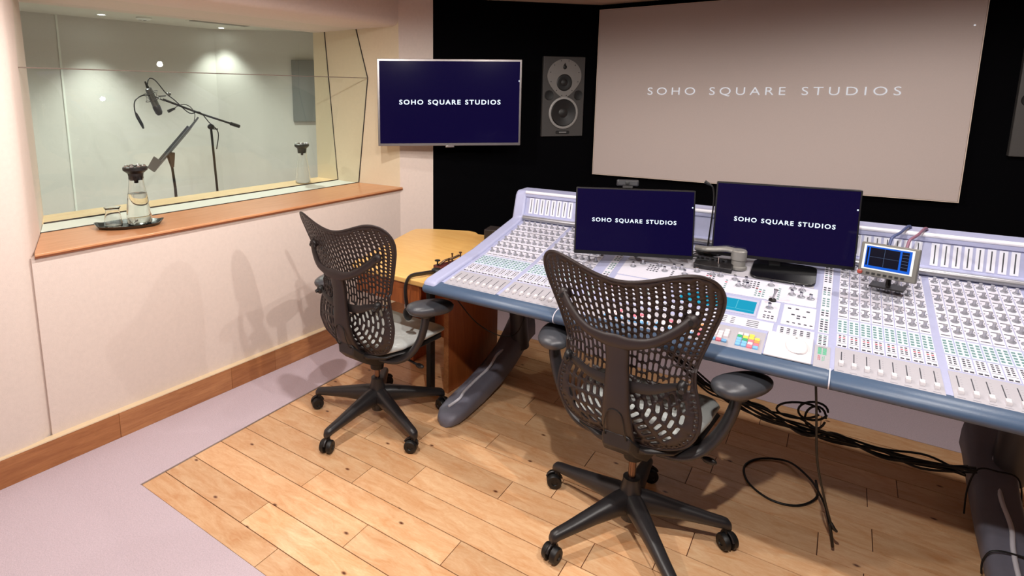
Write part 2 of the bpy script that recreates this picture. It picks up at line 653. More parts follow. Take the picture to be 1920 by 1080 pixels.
# window sill board with nosing, splayed ends
b = MB()
b.prism([(-3.146, 0.892), (-2.79, 0.762), (-2.742, 0.748), (-2.742, 2.99), (-2.76, 2.99), (-3.146, 2.944)], 0.925, SILL)
struct(b.build('trim_1', sill_wood, bevel=0.004))
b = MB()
b.box(-2.7425, -2.7405, 0.749, 2.988, 0.926, 0.934)  # thin dark strip, paints the shade line along the sill nosing
struct(b.build('sill_shade_strip', mat('sill_edge_shade', (122, 66, 36), 0.5)))
b = MB()
b.prism([(-3.368, 0.97), (-3.148, 0.893), (-3.148, 2.944), (-3.368, 2.937)], 0.90, SILL - 0.002)
struct(b.build('trim_2', white_edge))
b = MB()
b.prism([(-3.60, 1.045), (-3.37, 0.968), (-3.37, 2.937), (-3.60, 2.929)], 0.90, SILL)
struct(b.build('trim_3', wood('booth_sill_wood', (244, 216, 172), (232, 196, 148), 0.4, (14, 1.0, 14))))

# ------------------------------------------------------------------ windows
def pane(name, a, c, y0a, y1a, y0c, y1c, parent, t=0.008):
    """sheet between (x,z) a (bottom) and c (top)"""
    m_ = MB()
    d = Vector((c[0] - a[0], 0, c[1] - a[1])).normalized()
    n = Vector((d.z, 0, -d.x)) * t
    P = [Vector((a[0], y0a, a[1])), Vector((a[0], y1a, a[1])), Vector((c[0], y1c, c[1])), Vector((c[0], y0c, c[1]))]
    v = [m_.bm.verts.new(p) for p in P]
    m_.face(v)
    o_ = m_.build(name, glass_m, parent, smooth=0)
    return o_
def spl(x):  # left jamb y at depth x
    return 0.766 + (-2.81 - x) * (0.123 / 0.33)
def sr(x):
    return 2.98 + (x + 2.76) * (0.035 / 0.386) if x > -3.146 else 2.945 + (x + 3.146) * 0.037
w1 = empty('window_1', (0, 0, 0), kind='structure')
pane('lower_pane', (-3.146, SILL), (-3.04, 1.708), spl(-3.146), sr(-3.146), spl(-3.04), sr(-3.04), w1)
pane('upper_pane', (-3.04, 1.712), (-3.14, HEAD), spl(-3.04), sr(-3.04), spl(-3.14), sr(-3.14), w1)
b = MB()
b.tube([(-3.146, sr(-3.146) - .001, SILL), (-3.04, sr(-3.04) - .001, 1.71), (-3.14, sr(-3.14) - .001, HEAD)], 0.0045, 6)
b.tube([(-3.146, spl(-3.146), SILL + .001), (-3.146, sr(-3.146), SILL + .001)], 0.003, 6)
b.build('gasket', gasket, w1)
b = MB()
b.tube([(-3.04, spl(-3.04), 1.71), (-3.04, sr(-3.04), 1.71)], 0.0028, 6)
b.build('pane_joint', mat('joint_grey', (120, 108, 100), 0.4), w1)
w2 = empty('window_2', (0, 0, 0), kind='structure')
pane('inner_pane', (-3.37, SILL), (-3.47, HEAD), spl(-3.37), sr(-3.37), spl(-3.47), sr(-3.47), w2)
b = MB()
b.tube([(-3.37, spl(-3.37), SILL + .001), (-3.37, sr(-3.37) - .001, SILL + .001), (-3.47, sr(-3.47) - .001, HEAD)], 0.0045, 6)
b.build('gasket', gasket, w2)

# ------------------------------------------------------------------ booth
b = MB(); b.box(-5.6, -5.4, 1.812, 3.4, 0, 2.4); struct(b.build('wall_booth_back', booth_wall))
b = MB(); b.prism([(-5.55, 0.2), (-5.34, 0.2), (-5.40, 1.808), (-5.55, 1.808)], 0, 2.4); struct(b.build('wall_booth_back_near', booth_wall))
b = MB(); b.prism([(-5.4, 3.167), (-4.70, 4.03), (-4.9, 4.2), (-5.6, 3.3)], 0, 2.4); struct(b.build('wall_booth_right', booth_wall))
b = MB(); b.box(-4.75, -2.9, 4.0, 4.2, 0, 2.4); struct(b.build('wall_booth_far', booth_wall))
b = MB(); b.box(-5.6, -3.5, 0.1, 0.3, 0, 2.4); struct(b.build('wall_booth_near', booth_wall))
b = MB(); b.prism([(-3.2, 3.3), (-3.0, 3.3), (-2.9, 4.1), (-3.2, 4.1)], 0, 2.4); struct(b.build('wall_booth_side', booth_wall))
b = MB(); b.box(-5.7, -3.571, 0.0, 4.3, BCEIL, BCEIL + 0.1); b.box(-3.6, -2.9, 3.2, 4.3, BCEIL, BCEIL + 0.1); struct(b.build('ceiling_booth', booth_paint))
b = MB()
b.box(-5.408, -5.392, 1.80, 1.815, 0, BCEIL)
struct(b.build('trim_7', white_edge))
dl_glow = emit('lamp_glow', (255, 255, 248), 25)
def downlight(x, y, zc, label, group):
    t = empty('ceiling_downlight', (x, y, zc), label=label, cat='ceiling light', group=group)
    m_ = MB(); m_.lathe([(0.026, 0.0), (0.03, -0.004), (0.042, -0.004), (0.045, 0.0)], 24, cap=False); m_.build('bezel', white_edge, t)
    m_ = MB(); m_.lathe([(0.0255, -0.0015), (0.001, -0.003)], 20); m_.build('lamp', dl_glow, t)
downlight(-5.107, 2.034, BCEIL, 'small round recessed downlight in booth ceiling, left of the smoke detector', 'booth ceiling downlights')
downlight(-5.212, 3.138, BCEIL, 'small round recessed downlight in booth ceiling beside the air vent near the corner', 'booth ceiling downlights')
t = empty('smoke_detector', (-5.03, 2.33, BCEIL), label='flat white ceiling detector with two dark slots between the booth downlights', cat='smoke detector')
b = MB(); b.lathe([(0.06, 0), (0.06, -0.012), (0.045, -0.02), (0.001, -0.02)], 24); b.build('body', white_edge, t)
b = MB(); b.box(-0.035, -0.02, -0.03, -0.008, -0.0215, -0.0195); b.box(-0.035, -0.02, 0.008, 0.03, -0.0215, -0.0195); b.build('slot', gasket, t)
t = empty('air_vent', (-4.80, 2.92, BCEIL), label='rectangular grey air vent grille in the booth ceiling', cat='air vent')
b = MB()
b.box(-0.12, 0.12, -0.29, 0.29, -0.004, 0); b.build('frame', booth_paint, t, rot=(0, 0, 0.0))
b = MB()
for k in range(9):
    b.box(-0.10 + k * 0.023, -0.09 + k * 0.023, -0.27, 0.27, -0.008, -0.002, M=None)
b.build('slats', mat('vent_grey', (150, 146, 138), 0.6), t)

# ------------------------------------------------------------------ task chairs with perforated shell backs
HALF = [(0.0, 1.040), (0.05, 1.046), (0.10, 1.060), (0.15, 1.077), (0.195, 1.089), (0.235, 1.088), (0.265, 1.070), (0.281, 1.040), (0.284, 1.005), (0.276, 0.960),
        (0.258, 0.905), (0.240, 0.850), (0.222, 0.795), (0.212, 0.750), (0.214, 0.705), (0.226, 0.660), (0.237, 0.610), (0.235, 0.560), (0.218, 0.515), (0.185, 0.478),
        (0.135, 0.455), (0.07, 0.446), (0.0, 0.444)]


def back_half(z):
    pts = HALF[6:20]
    if z > pts[0][1]:
        return 0.265 - (z - 1.07) * 2
    for a, c in zip(pts[:-1], pts[1:]):
        if c[1] <= z <= a[1]:
            t = (a[1] - z) / (a[1] - c[1])
            return a[0] + (c[0] - a[0]) * t
    return 0.17


YP = [(0.44, -0.135), (0.50, -0.168), (0.56, -0.182), (0.64, -0.178), (0.71, -0.165), (0.78, -0.172), (0.86, -0.195), (0.93, -0.222), (1.0, -0.252), (1.10, -0.30)]


def back_y(x, z):
    for a, c in zip(YP[:-1], YP[1:]):
        if a[0] <= z <= c[0] or c is YP[-1]:
            t = (z - a[0]) / (c[0] - a[0])
            y = a[1] + (c[1] - a[1]) * t
            break
    k = 0.95 if z > 0.75 else 0.75
    return y + k * x * x


def capsule(cx, cz, ang, ln, w, n=3):
    """slot of total length ln, width w, axis angle ang from +z"""
    h = max(ln / 2 - w / 2, 0)
    P = []
    for s_, a0 in ((1, 0), (-1, pi)):
        for k in range(n + 1):
            a = a0 + pi * k / n
            px_, pz_ = (w / 2) * cos(a), s_ * h + (w / 2) * sin(a) if s_ == 1 else -h + (w / 2) * sin(a)
            P.append((px_, pz_))
    ca, sa = cos(ang), sin(ang)
    return [(cx + p[0] * ca - p[1] * sa, cz + p[0] * sa + p[1] * ca) for p in P]


def edge_dist(x, z):
    best = 9
    for s_ in (1, -1):
        for a, c in zip(HALF[:-1], HALF[1:]):
            ax, az, cx, cz = a[0] * s_, a[1], c[0] * s_, c[1]
            dx, dz = cx - ax, cz - az
            L2 = dx * dx + dz * dz
            t = max(0, min(1, ((x - ax) * dx + (z - az) * dz) / L2))
            best = min(best, hypot(x - ax - t * dx, z - az - t * dz))
    return best


def shell_back():
    holes = []
    N = 12
    # fan of slots in the upper part
    for j in range(-N, N + 1):
        s_ = j / (N + 0.9)
        z = 1.075 if abs(j) % 2 == 0 else 1.062
        while z > 0.70:
            x = s_ * (back_half(min(z, 1.04)) if z > 0.74 else back_half(0.74))
            if z < 1.04 - 0.0 * abs(x):
                pass
            ed = edge_dist(x, z)
            inside = (abs(x) < back_half(min(z, 1.069))) and (z < 1.036 + 0.22 * min(abs(x), 0.2))
            top = (1.036 + 0.22 * min(abs(x), 0.2)) - z
            big = min(1, max(0, top / 0.10))
            ln = 0.006 + 0.0155 * big
            w = 0.006 + 0.0050 * big
            side = max(0.0, (abs(s_) - 0.72) / 0.28)
            w *= (1 - 0.45 * side)
            ln *= (1 - 0.72 * side)
            if z < 0.80:
                ln = 0.032 * (1 - 0.6 * side)
            if inside and ed > 0.011 + 0.3 * ln * (top < 0.05):
                dx = s_ * (back_half(min(z + 0.01, 1.04)) - back_half(max(min(z - 0.01, 1.04), 0.74))) / 0.02
                ang = -math.atan(dx)
                holes.append(capsule(x, z - ln / 2, ang, ln, w))
            z -= ln + 0.0042
    # concentric slots in the lower part
    cz0 = 0.612
    for ri, r in enumerate([0.016, 0.037, 0.058, 0.079, 0.100, 0.121, 0.142, 0.163]):
        per = 0.043 if r > 0.05 else 0.030
        n = max(3, int(2 * pi * r / per))
        for k in range(n):
            a = 2 * pi * (k + 0.5 * (ri % 2)) / n
            x = r * 1.16 * cos(a)
            z = cz0 + r * sin(a) * (1.0 if sin(a) < 0 else 0.9)
            if z > 0.690 - 0.0 or z < 0.46:
                continue
            ed = edge_dist(x, z)
            if ed < 0.020 or abs(x) > back_half(z) - 0.019:
                continue
            ln = per * 0.82
            ang = atan2(1.16 * -sin(a), cos(a))
            holes.append(capsule(x, z, atan2(sin(a), cos(a) * 1.0) if False else ang_axis(a), ln, 0.0128))
    # bead of small holes following the rim
    path = []
    for s_ in (1, -1):
        seg = [(p[0] * s_, p[1]) for p in HALF[12:22]]
        acc = 0
        for a, c in zip(seg[:-1], seg[1:]):
            L_ = hypot(c[0] - a[0], c[1] - a[1])
            n = max(1, int(L_ / 0.0165))
            for k in range(n):
                t = k / n
                x, z = a[0] + (c[0] - a[0]) * t, a[1] + (c[1] - a[1]) * t
                d = Vector((0 - x, 0.61 - z))
                d.normalize()
                path.append((x + d.x * 0.013, z + d.y * 0.013))
    for x, z in path:
        holes.append(capsule(x, z, 0, 0.006, 0.0058))
    # keep holes apart
    kept = []
    cs = []
    for h in holes:
        cx, cz = sum(p[0] for p in h) / len(h), sum(p[1] for p in h) / len(h)
        ok = True
        for hh, (ox, oz) in zip(kept, cs):
            if abs(cx - ox) < 0.05 and abs(cz - oz) < 0.05:
                if min(hypot(p[0] - q[0], p[1] - q[1]) for p in h for q in hh) < 0.0022:
                    ok = False
                    break
        if ok and edge_dist(cx, cz) > 0.006:
            kept.append(h)
            cs.append((cx, cz))
    holes = kept
    outl = [(p[0], p[1]) for p in HALF] + [(-p[0], p[1]) for p in HALF[-2:0:-1]]
    ol = [v.xy for v in crom([(p[0], p[1], 0) for p in outl], 4, True)]
    verts = [Vector((p[0], p[1])) for p in ol]
    n0 = len(verts)
    edges = [(i, (i + 1) % n0) for i in range(n0)]
    for h in holes:
        k0 = len(verts)
        verts += [Vector(p) for p in h]
        edges += [(k0 + i, k0 + (i + 1) % len(h)) for i in range(len(h))]
    # extra points so that the solid areas curve too
    hc = [(sum(p[0] for p in h) / len(h), sum(p[1] for p in h) / len(h), max(hypot(p[0] - h[0][0], p[1] - h[0][1]) for p in h)) for h in holes]
    zz = 0.46
    while zz < 1.08:
        xx = -0.27
        while xx <= 0.27:
            if abs(xx) < back_half(min(zz, 1.06)) - 0.008 and zz < 1.03 + 0.22 * min(abs(xx), 0.2) and all(hypot(xx - c[0], zz - c[1]) > c[2] / 2 + 0.004 for c in hc) and edge_dist(xx, zz) > 0.006:
                verts.append(Vector((xx, zz)))
            xx += 0.018
        zz += 0.018
    vo, eo, fo, ov, oe, of = delaunay_2d_cdt(verts, edges, [], 1, 1e-6)
    bm = bmesh.new()
    BV = [bm.verts.new((v.x, back_y(v.x, v.y), v.y)) for v in vo]
    grid = {}
    for i, h in enumerate(holes):
        cx, cz, _ = hc[i]
        grid.setdefault((int(cx // 0.05), int(cz // 0.05)), []).append(h)

    def inpoly(x, z, P):
        c = False
        n = len(P)
        j = n - 1
        for i in range(n):
            if (P[i][1] > z) != (P[j][1] > z) and x < (P[j][0] - P[i][0]) * (z - P[i][1]) / (P[j][1] - P[i][1]) + P[i][0]:
                c = not c
            j = i
        return c
    for f in fo:
        cx = sum(vo[i].x for i in f) / len(f)
        cz = sum(vo[i].y for i in f) / len(f)
        gx, gz = int(cx // 0.05), int(cz // 0.05)
        hit = False
        for ax in (-1, 0, 1):
            for az in (-1, 0, 1):
                for h in grid.get((gx + ax, gz + az), []):
                    if inpoly(cx, cz, h):
                        hit = True
        if hit or not inpoly(cx, cz, ol):
            continue
        try:
            bm.faces.new([BV[i] for i in f])
        except ValueError:
            pass
    bmesh.ops.recalc_face_normals(bm, faces=bm.faces)
    bm.normal_update()
    if sum(f.normal.y for f in bm.faces) > 0:
        bmesh.ops.reverse_faces(bm, faces=bm.faces)
    loose = [v for v in bm.verts if not v.link_faces]
    bmesh.ops.delete(bm, geom=loose, context='VERTS')
    m_ = MB()
    m_.bm.free()
    m_.bm = bm
    return m_


def ang_axis(a):
    # slot axis (from +z) tangential to the ellipse at parameter a
    tx, tz = -1.16 * sin(a), cos(a)
    return atan2(-tx, tz)


def make_chair():
    t = empty('office_chair')
    sh = shell_back()
    bm = sh.bm
    me = bpy.data.meshes.new('backrest')
    bm.to_mesh(me)
    bm.free()
    me.materials.append(chairp)
    for p in me.polygons:
        p.use_smooth = True
    o = bpy.data.objects.new('backrest', me)
    COL.objects.link(o)
    o.parent = t
    md = o.modifiers.new('solid', 'SOLIDIFY')
    md.thickness = 0.004
    md.offset = 0
    # rim bead
    m_ = MB()
    outl = [(p[0], p[1]) for p in HALF] + [(-p[0], p[1]) for p in HALF[-2:0:-1]]
    ol = crom([(p[0], p[1], 0) for p in outl], 4, True)
    rim = [Vector((p.x, back_y(p.x, p.y), p.y)) for p in ol]
    n = len(rim)
    rings = []
    for i in range(n):
        tg = (rim[(i + 1) % n] - rim[i - 1]).normalized()
        ny = Vector((0, 1, 0))
        nx = tg.cross(ny).normalized()
        rings.append([rim[i] + nx * 0.0052 * cos(2 * pi * k / 8) + ny * 0.0052 * sin(2 * pi * k / 8) for k in range(8)])
    rings.append(rings[0])
    m_.loft(rings, cap=False)
    m_.build('rim', chairp, o)
    # Y spine
    m_ = MB()
    secs = [(0.462, -0.165, 0.052, 0.018), (0.53, -0.203, 0.051, 0.020), (0.60, -0.222, 0.045, 0.019), (0.68, -0.227, 0.040, 0.017), (0.76, -0.232, 0.037, 0.016), (0.82, -0.243, 0.039, 0.015), (0.852, -0.251, 0.047, 0.013)]
    rings = []
    for z, y, hw, th in secs:
        ring = []
        for k in range(16):
            a = 2 * pi * k / 16
            cx = hw * (abs(cos(a)) ** 0.6) * (1 if cos(a) >= 0 else -1)
            cy = th * (abs(sin(a)) ** 0.8) * (1 if sin(a) >= 0 else -1)
            ring.append(Vector((cx, y + cy - 0.6 * abs(cx) ** 2 * 0, z)))
        rings.append(ring)
    m_.loft(rings)
    sp = m_.build('spine', chairp, t, smooth=50)
    m_ = MB()
    arm = crom([(-0.203, back_y(0.203, 0.935) - 0.018, 0.937), (-0.165, -0.226, 0.900), (-0.110, -0.248, 0.862), (-0.05, -0.253, 0.842), (0, -0.254, 0.838), (0.05, -0.253, 0.842), (0.110, -0.248, 0.862), (0.165, -0.226, 0.900), (0.203, back_y(0.203, 0.935) - 0.018, 0.937)], 5)
    rad = []
    for p in arm:
        q = abs(p.x) / 0.203
        rad.append((0.011, 0.017 + 0.011 * max(0, 1 - q * 2.2)))
    m_.tube(arm, rad, 12, upv=(0, 0, 1))
    for s_ in (-1, 1):
        m_.ball((s_ * 0.203, back_y(0.203, 0.935) - 0.013, 0.937), (0.021, 0.017, 0.023), 16, 8)
    m_.build('spine_arms', chairp, t, smooth=60)
    for s_ in (-1, 1):
        m_ = MB()
        m_.cyl((s_ * 0.203, back_y(0.203, 0.935) - 0.033, 0.935), (s_ * 0.203, back_y(0.203, 0.935) - 0.026, 0.935), 0.0085, 0.0085, 12)
        m_.build('bolt', rubberb, t)
    # lower spine cover groove
    m_ = MB()
    g = crom([(-0.036, -0.212, 0.478), (-0.034, -0.235, 0.53), (-0.024, -0.243, 0.585), (0, -0.245, 0.602), (0.024, -0.243, 0.585), (0.034, -0.235, 0.53), (0.036, -0.212, 0.478)], 5)
    m_.tube([(p.x, p.y + (0.012 if p.z < 0.49 else 0.004), p.z) for p in g], 0.0022, 6)
    m_.build('cover_seam', rubberb, sp)
    # lumbar band
    m_ = MB()
    lp = crom([(-0.186, -0.178, 0.716), (-0.150, -0.196, 0.706), (-0.10, -0.206, 0.688), (-0.05, -0.208, 0.680), (0, -0.208, 0.679), (0.05, -0.208, 0.680), (0.10, -0.206, 0.688), (0.150, -0.196, 0.706), (0.186, -0.178, 0.716)], 5)
    m_.tube(lp, [(0.004, 0.009 + 0.013 * (1 - (abs(p.x) / 0.19) ** 2)) for p in lp], 10, upv=(0, 0, 1))
    m_.build('lumbar_band', blackp, t, smooth=60)
    for s_ in (-1, 1):
        m_ = MB()
        m_.ball((s_ * 0.186, -0.182, 0.713), (0.015, 0.019, 0.022), 14, 8)
        m_.cyl((s_ * 0.186, -0.18, 0.713), (s_ * 0.190, -0.207, 0.708), 0.011, 0.008, 14)
        m_.build('lumbar_knob', blackp, t, smooth=60)
    # seat
    m_ = MB()
    rings = []
    for y, hw, z, th in ((-0.135, 0.13, 0.458, 0.012), (-0.115, 0.175, 0.462, 0.020), (-0.04, 0.212, 0.464, 0.025), (0.08, 0.232, 0.468, 0.027), (0.20, 0.240, 0.470, 0.027), (0.265, 0.215, 0.455, 0.024), (0.285, 0.18, 0.440, 0.014)):
        ring = []
        for k in range(24):
            a = 2 * pi * k / 24
            cx = hw * (abs(cos(a)) ** 0.55) * (1 if cos(a) >= 0 else -1)
            cz = th * (abs(sin(a)) ** 0.8) * (1 if sin(a) >= 0 else -1)
            ring.append(Vector((cx, y, z + cz + 0.25 * cx * cx)))
        rings.append(ring)
    m_.loft(rings)
    m_.build('seat', seatf, t, smooth=60)
    m_ = MB()
    rings = []
    for y, hw, z, th in ((-0.150, 0.09, 0.430, 0.012), (-0.11, 0.165, 0.430, 0.018), (0.0, 0.222, 0.436, 0.018), (0.20, 0.243, 0.440, 0.018), (0.275, 0.19, 0.424, 0.012)):
        ring = []
        for k in range(20):
            a = 2 * pi * k / 20
            cx = hw * (abs(cos(a)) ** 0.5) * (1 if cos(a) >= 0 else -1)
            ring.append(Vector((cx, y, z + th * sin(a) + 0.22 * cx * cx)))
        rings.append(ring)
    m_.loft(rings)
    m_.build('seat_pan', blackp, t, smooth=60)
    # mechanism
    m_ = MB()
    m_.loft([[Vector((x * w, y, z + zz * h)) for x, zz in ((-1, -1), (1, -1), (1.1, 0.6), (0.8, 1), (-0.8, 1), (-1.1, 0.6))] for y, w, z, h in ((-0.205, 0.045, 0.475, 0.028), (-0.16, 0.055, 0.435, 0.030), (-0.09, 0.075, 0.395, 0.034), (0.02, 0.085, 0.385, 0.036), (0.14, 0.07, 0.395, 0.028))])
    m_.build('tilt_mechanism', blackp, t, bevel=0.006)
    for s_, ln in ((1, 0.235), (-1, 0.20)):
        m_ = MB()
        m_.tube([(s_ * 0.07, 0.03, 0.385), (s_ * 0.15, 0.035, 0.380), (s_ * ln, 0.03, 0.372)], 0.006, 8)
        m_.ball((s_ * (ln + 0.012), 0.03, 0.37), (0.024, 0.012, 0.012), 12, 8)
        m_.build('lever', blackp, t, smooth=60)
    m_ = MB()
    m_.cyl((0, 0, 0.20), (0, 0, 0.375), 0.0135, 0.0135, 20)
    m_.build('gas_lift', bronze, t)
    m_ = MB()
    m_.lathe([(0.030, 0.055), (0.034, 0.075), (0.041, 0.12), (0.039, 0.17), (0.031, 0.205), (0.030, 0.222), (0.0145, 0.224)], 24)
    m_.build('hub', chairbase, t)
    m_ = MB()
    m_.cyl((0, 0, 0.30), (0, 0, 0.352), 0.032, 0.036, 20)
    m_.build('lift_boot', rubberb, t)
    # arms
    for s_ in (-1, 1):
        m_ = MB()
        post = crom([(s_ * 0.10, -0.06, 0.405), (s_ * 0.175, -0.055, 0.412), (s_ * 0.235, -0.03, 0.445), (s_ * 0.283, -0.015, 0.52), (s_ * 0.310, -0.012, 0.60), (s_ * 0.318, -0.012, 0.662)], 6)
        m_.tube(post, [(0.017, 0.037 - 0.012 * i / (len(post) - 1)) for i in range(len(post))], 12, upv=(0, 1, 0))
        m_.build('arm_post', chairbase, t, smooth=60)
        m_ = MB()
        R_ = Matrix.Rotation(radians(-34 if s_ > 0 else 18), 4, 'Z')
        rings = []
        NP = 18
        for i in range(NP + 1):
            q = -1 + 2 * i / NP
            e = sqrt(max(0.0, 1 - abs(q) ** 2.6)) + 0.02
            yy = q * 0.112
            wd = (0.058 + 0.010 * (-q)) * e
            th = 0.030 * e
            ring = []
            for k in range(20):
                a = 2 * pi * k / 20
                p = Vector((wd * cos(a), yy + 0.02, th * sin(a) * (1.35 if sin(a) < 0 else 0.95) - 0.008 * (q > 0.4) * (q - 0.4)))
                ring.append((R_ @ p) + Vector((s_ * 0.318, -0.01, 0.688)))
            rings.append(ring)
        m_.loft(rings)
        m_.build('armrest', padm, t, smooth=70)
        m_ = MB()
        m_.cyl((s_ * 0.318, -0.012, 0.645), (s_ * 0.318, -0.012, 0.668), 0.03, 0.036, 16)
        m_.build('arm_swivel', blackp, t)
    # five star base
    for k in range(5):
        a = radians(72 * k)
        M_ = Matrix.Rotation(a, 4, 'Z')
        m_ = MB()
        rings = []
        for r, z, hw, hh in ((0.015, 0.130, 0.036, 0.046), (0.06, 0.130, 0.034, 0.042), (0.16, 0.117, 0.028, 0.030), (0.27, 0.099, 0.023, 0.021), (0.318, 0.092, 0.021, 0.019), (0.336, 0.086, 0.019, 0.020), (0.346, 0.080, 0.012, 0.014)):
            ring = []
            for q in range(12):
                an = 2 * pi * q / 12
                ring.append(M_ @ Vector((r, hw * (abs(cos(an)) ** 0.7) * (1 if cos(an) >= 0 else -1), z + hh * sin(an))))
            rings.append(ring)
        m_.loft(rings)
        m_.build('base_arm', chairbase, t, smooth=50)
        sw = radians([20, -65, 80, 150, -30][k])
        C_ = M_ @ Vector((0.330, 0, 0)) + Vector((0.012 * cos(sw), 0.012 * sin(sw), 0))
        ax = Vector((-sin(sw), cos(sw), 0))
        m_ = MB()
        for s_ in (-1, 1):
            c0 = C_ + ax * (s_ * 0.006) + Vector((0, 0, 0.030))
            c1 = C_ + ax * (s_ * 0.027) + Vector((0, 0, 0.030))
            M2 = Matrix.Translation(c0) @ (c1 - c0).to_track_quat('Z', 'Y').to_matrix().to_4x4()
            m_.lathe([(0.024, 0), (0.0295, 0.002), (0.0295, 0.016), (0.026, 0.021), (0.012, 0.022), (0.010, 0.019), (0.001, 0.019)], 24, M2)
        cs_ = m_.build('caster', rubberb, t)
        m_ = MB()
        m_.cyl(M_ @ Vector((0.330, 0, 0.035)), M_ @ Vector((0.330, 0, 0.085)), 0.0085, 0.011, 10)
        hood = []
        for q in range(9):
            an = radians(10 + 150 * q / 8)
            dr = Vector((cos(sw), sin(sw), 0))
            hood.append(C_ + dr * (0.032 * -cos(an)) + Vector((0, 0, 0.032 + 0.032 * sin(an))))
        m_.tube(hood, [(0.0045, 0.004)] * len(hood), 6)
        m_.build('caster_stem', chairbase, cs_)
    return t


chair_a = make_chair()
chair_b = copy_tree(chair_a)


def place_chair(ch, x, y, yaw, base_ang, dz, label):
    ch.location = (x, y, 0)
    ch.rotation_euler = (0, 0, radians(yaw))
    tag(ch, label, 'chair', 'perforated back office chairs at the mixing console')
    for c in [q for q in bpy.data.objects if q.parent == ch]:
        nm = c.name.split('.')[0]
        if nm in ('base_arm', 'caster', 'hub'):
            c.rotation_euler = (0, 0, radians(base_ang - yaw))
        elif nm == 'gas_lift':
            pass
        else:
            c.location.z = dz


place_chair(chair_b, -0.642, 1.919, 2.5, -118, 0.0, 'dark perforated-back office chair in front of the console centre, nearer of the two')
place_chair(chair_a, -1.902, 1.874, 1.5, -88, -0.028, 'dark perforated-back office chair by the wooden desk, nearer the booth window')

# ------------------------------------------------------------------ mixing console (local axes: x along, y away from the chairs)
CA = 0.072
COX, COY = -1.56, 1.885


def ZS(v):
    return 0.79 + (v * 0.137 if v < 0.35 else 0.35 * 0.137 + (v - 0.35) * 0.2)


def CW(u, v, z):
    """console coordinates to world"""
    return Vector((COX + cos(CA) * u - sin(CA) * v, COY + sin(CA) * u + cos(CA) * v, z))


con = empty('mixing_console', (COX, COY, 0), CA, 'long lavender-white mixing console with rows of knobs and faders and a blue front bolster', 'mixing console')
UE = 2.035
b = MB()
prof = [(-0.016, 0.738), (-0.016, ZS(-0.016) - 0.001), (0.35, ZS(0.35) - 0.001), (0.775, ZS(0.775) - 0.001), (0.93, ZS(0.775)), (0.93, 0.82), (0.80, 0.74), (0.30, 0.735)]
b.loft([[Vector((u, p[0], p[1])) for p in prof] for u in (0.0, UE)])
b.build('body', lav, con)
b = MB()
und = [(0.0, 0.722), (0.0, 0.742), (0.30, 0.74), (0.80, 0.75), (0.80, 0.715), (0.30, 0.705), (0.04, 0.712)]
b.loft([[Vector((u, p[0], p[1])) for p in und] for u in (0.01, UE - 0.01)])
b.build('underside_tray', blackp, con)
# front bolster in three lengths
bp_ = [(-0.014, 0.789)] + [(-0.014 - 0.046 * sin(radians(a)), 0.762 + 0.027 * cos(radians(a))) for a in range(10, 181, 10)] + [(0.0, 0.735), (0.0, 0.789)]
for u0, u1 in ((-0.012, 0.598), (0.602, 1.466), (1.470, UE + 0.05)):
    b = MB()
    rings = []
    for u, k in ((u0, 0.93), (u0 + 0.006, 1.0), (u1 - 0.006, 1.0), (u1, 0.93)):
        rings.append([Vector((u, -0.014 + (p[0] + 0.014) * k, 0.762 + (p[1] - 0.762) * k)) for p in bp_])
    b.loft(rings)
    b.build('front_bolster', bolster_m, con, smooth=50)
for u in (0.600, 1.468):
    b = MB()
    b.loft([[Vector((uu, -0.014 + (p[0] + 0.014) * 1.01, 0.762 + (p[1] - 0.762) * 1.01)) for p in bp_] for uu in (u - 0.0018, u + 0.0018)])
    b.build('bolster_joint', pan_white, con)
# end cheeks
for u0, u1 in ((-0.016, 0.052), (UE - 0.012, UE + 0.055)):
    b = MB()
    cp = [(-0.045, 0.745), (-0.052, 0.765), (-0.045, 0.792), (-0.02, 0.803), (0.35, ZS(0.35) + 0.010), (0.78, ZS(0.78) + 0.010), (0.815, 1.055), (0.835, 1.078), (0.95, 1.078), (0.96, 0.82), (0.80, 0.73), (0.0, 0.735)]
    b.loft([[Vector((u, p[0], p[1])) for p in cp] for u in (u0, u1)])
    b.build('end_cheek', lav, con, bevel=0.012, bseg=3, smooth=60)
# meter bridge
b = MB()
mp_ = [(0.775, 0.925), (0.785, 0.955), (0.800, 0.957), (0.822, 1.046), (0.812, 1.050), (0.812, 1.066), (0.824, 1.080), (0.93, 1.080), (0.93, 0.92)]
b.loft([[Vector((u, p[0], p[1])) for p in mp_] for u in (0.05, UE - 0.01)])
mb_ = b.build('meter_bridge', lav, con, smooth=30)
b = MB()
b.tube([(0.055, 0.776, 0.939), (UE - 0.014, 0.776, 0.939)], 0.0135, 16)
b.build('bridge_tube', mat('tube_grey', (150, 150, 156), 0.35, 0.6), mb_, smooth=60)
b = MB()
b.tube([(0.05, 0.815, 1.073), (UE - 0.01, 0.815, 1.073)], 0.009, 12)
b.build('bridge_rim', mat('rim_white', (222, 222, 232), 0.4), mb_, smooth=60)
MODS = [(0.066, 'l'), (0.337, 'l'), (1.476, 'r'), (1.748, 'r')]
CP = 0.0317
meterM = mat('meter_white', (218, 220, 232), 0.5)
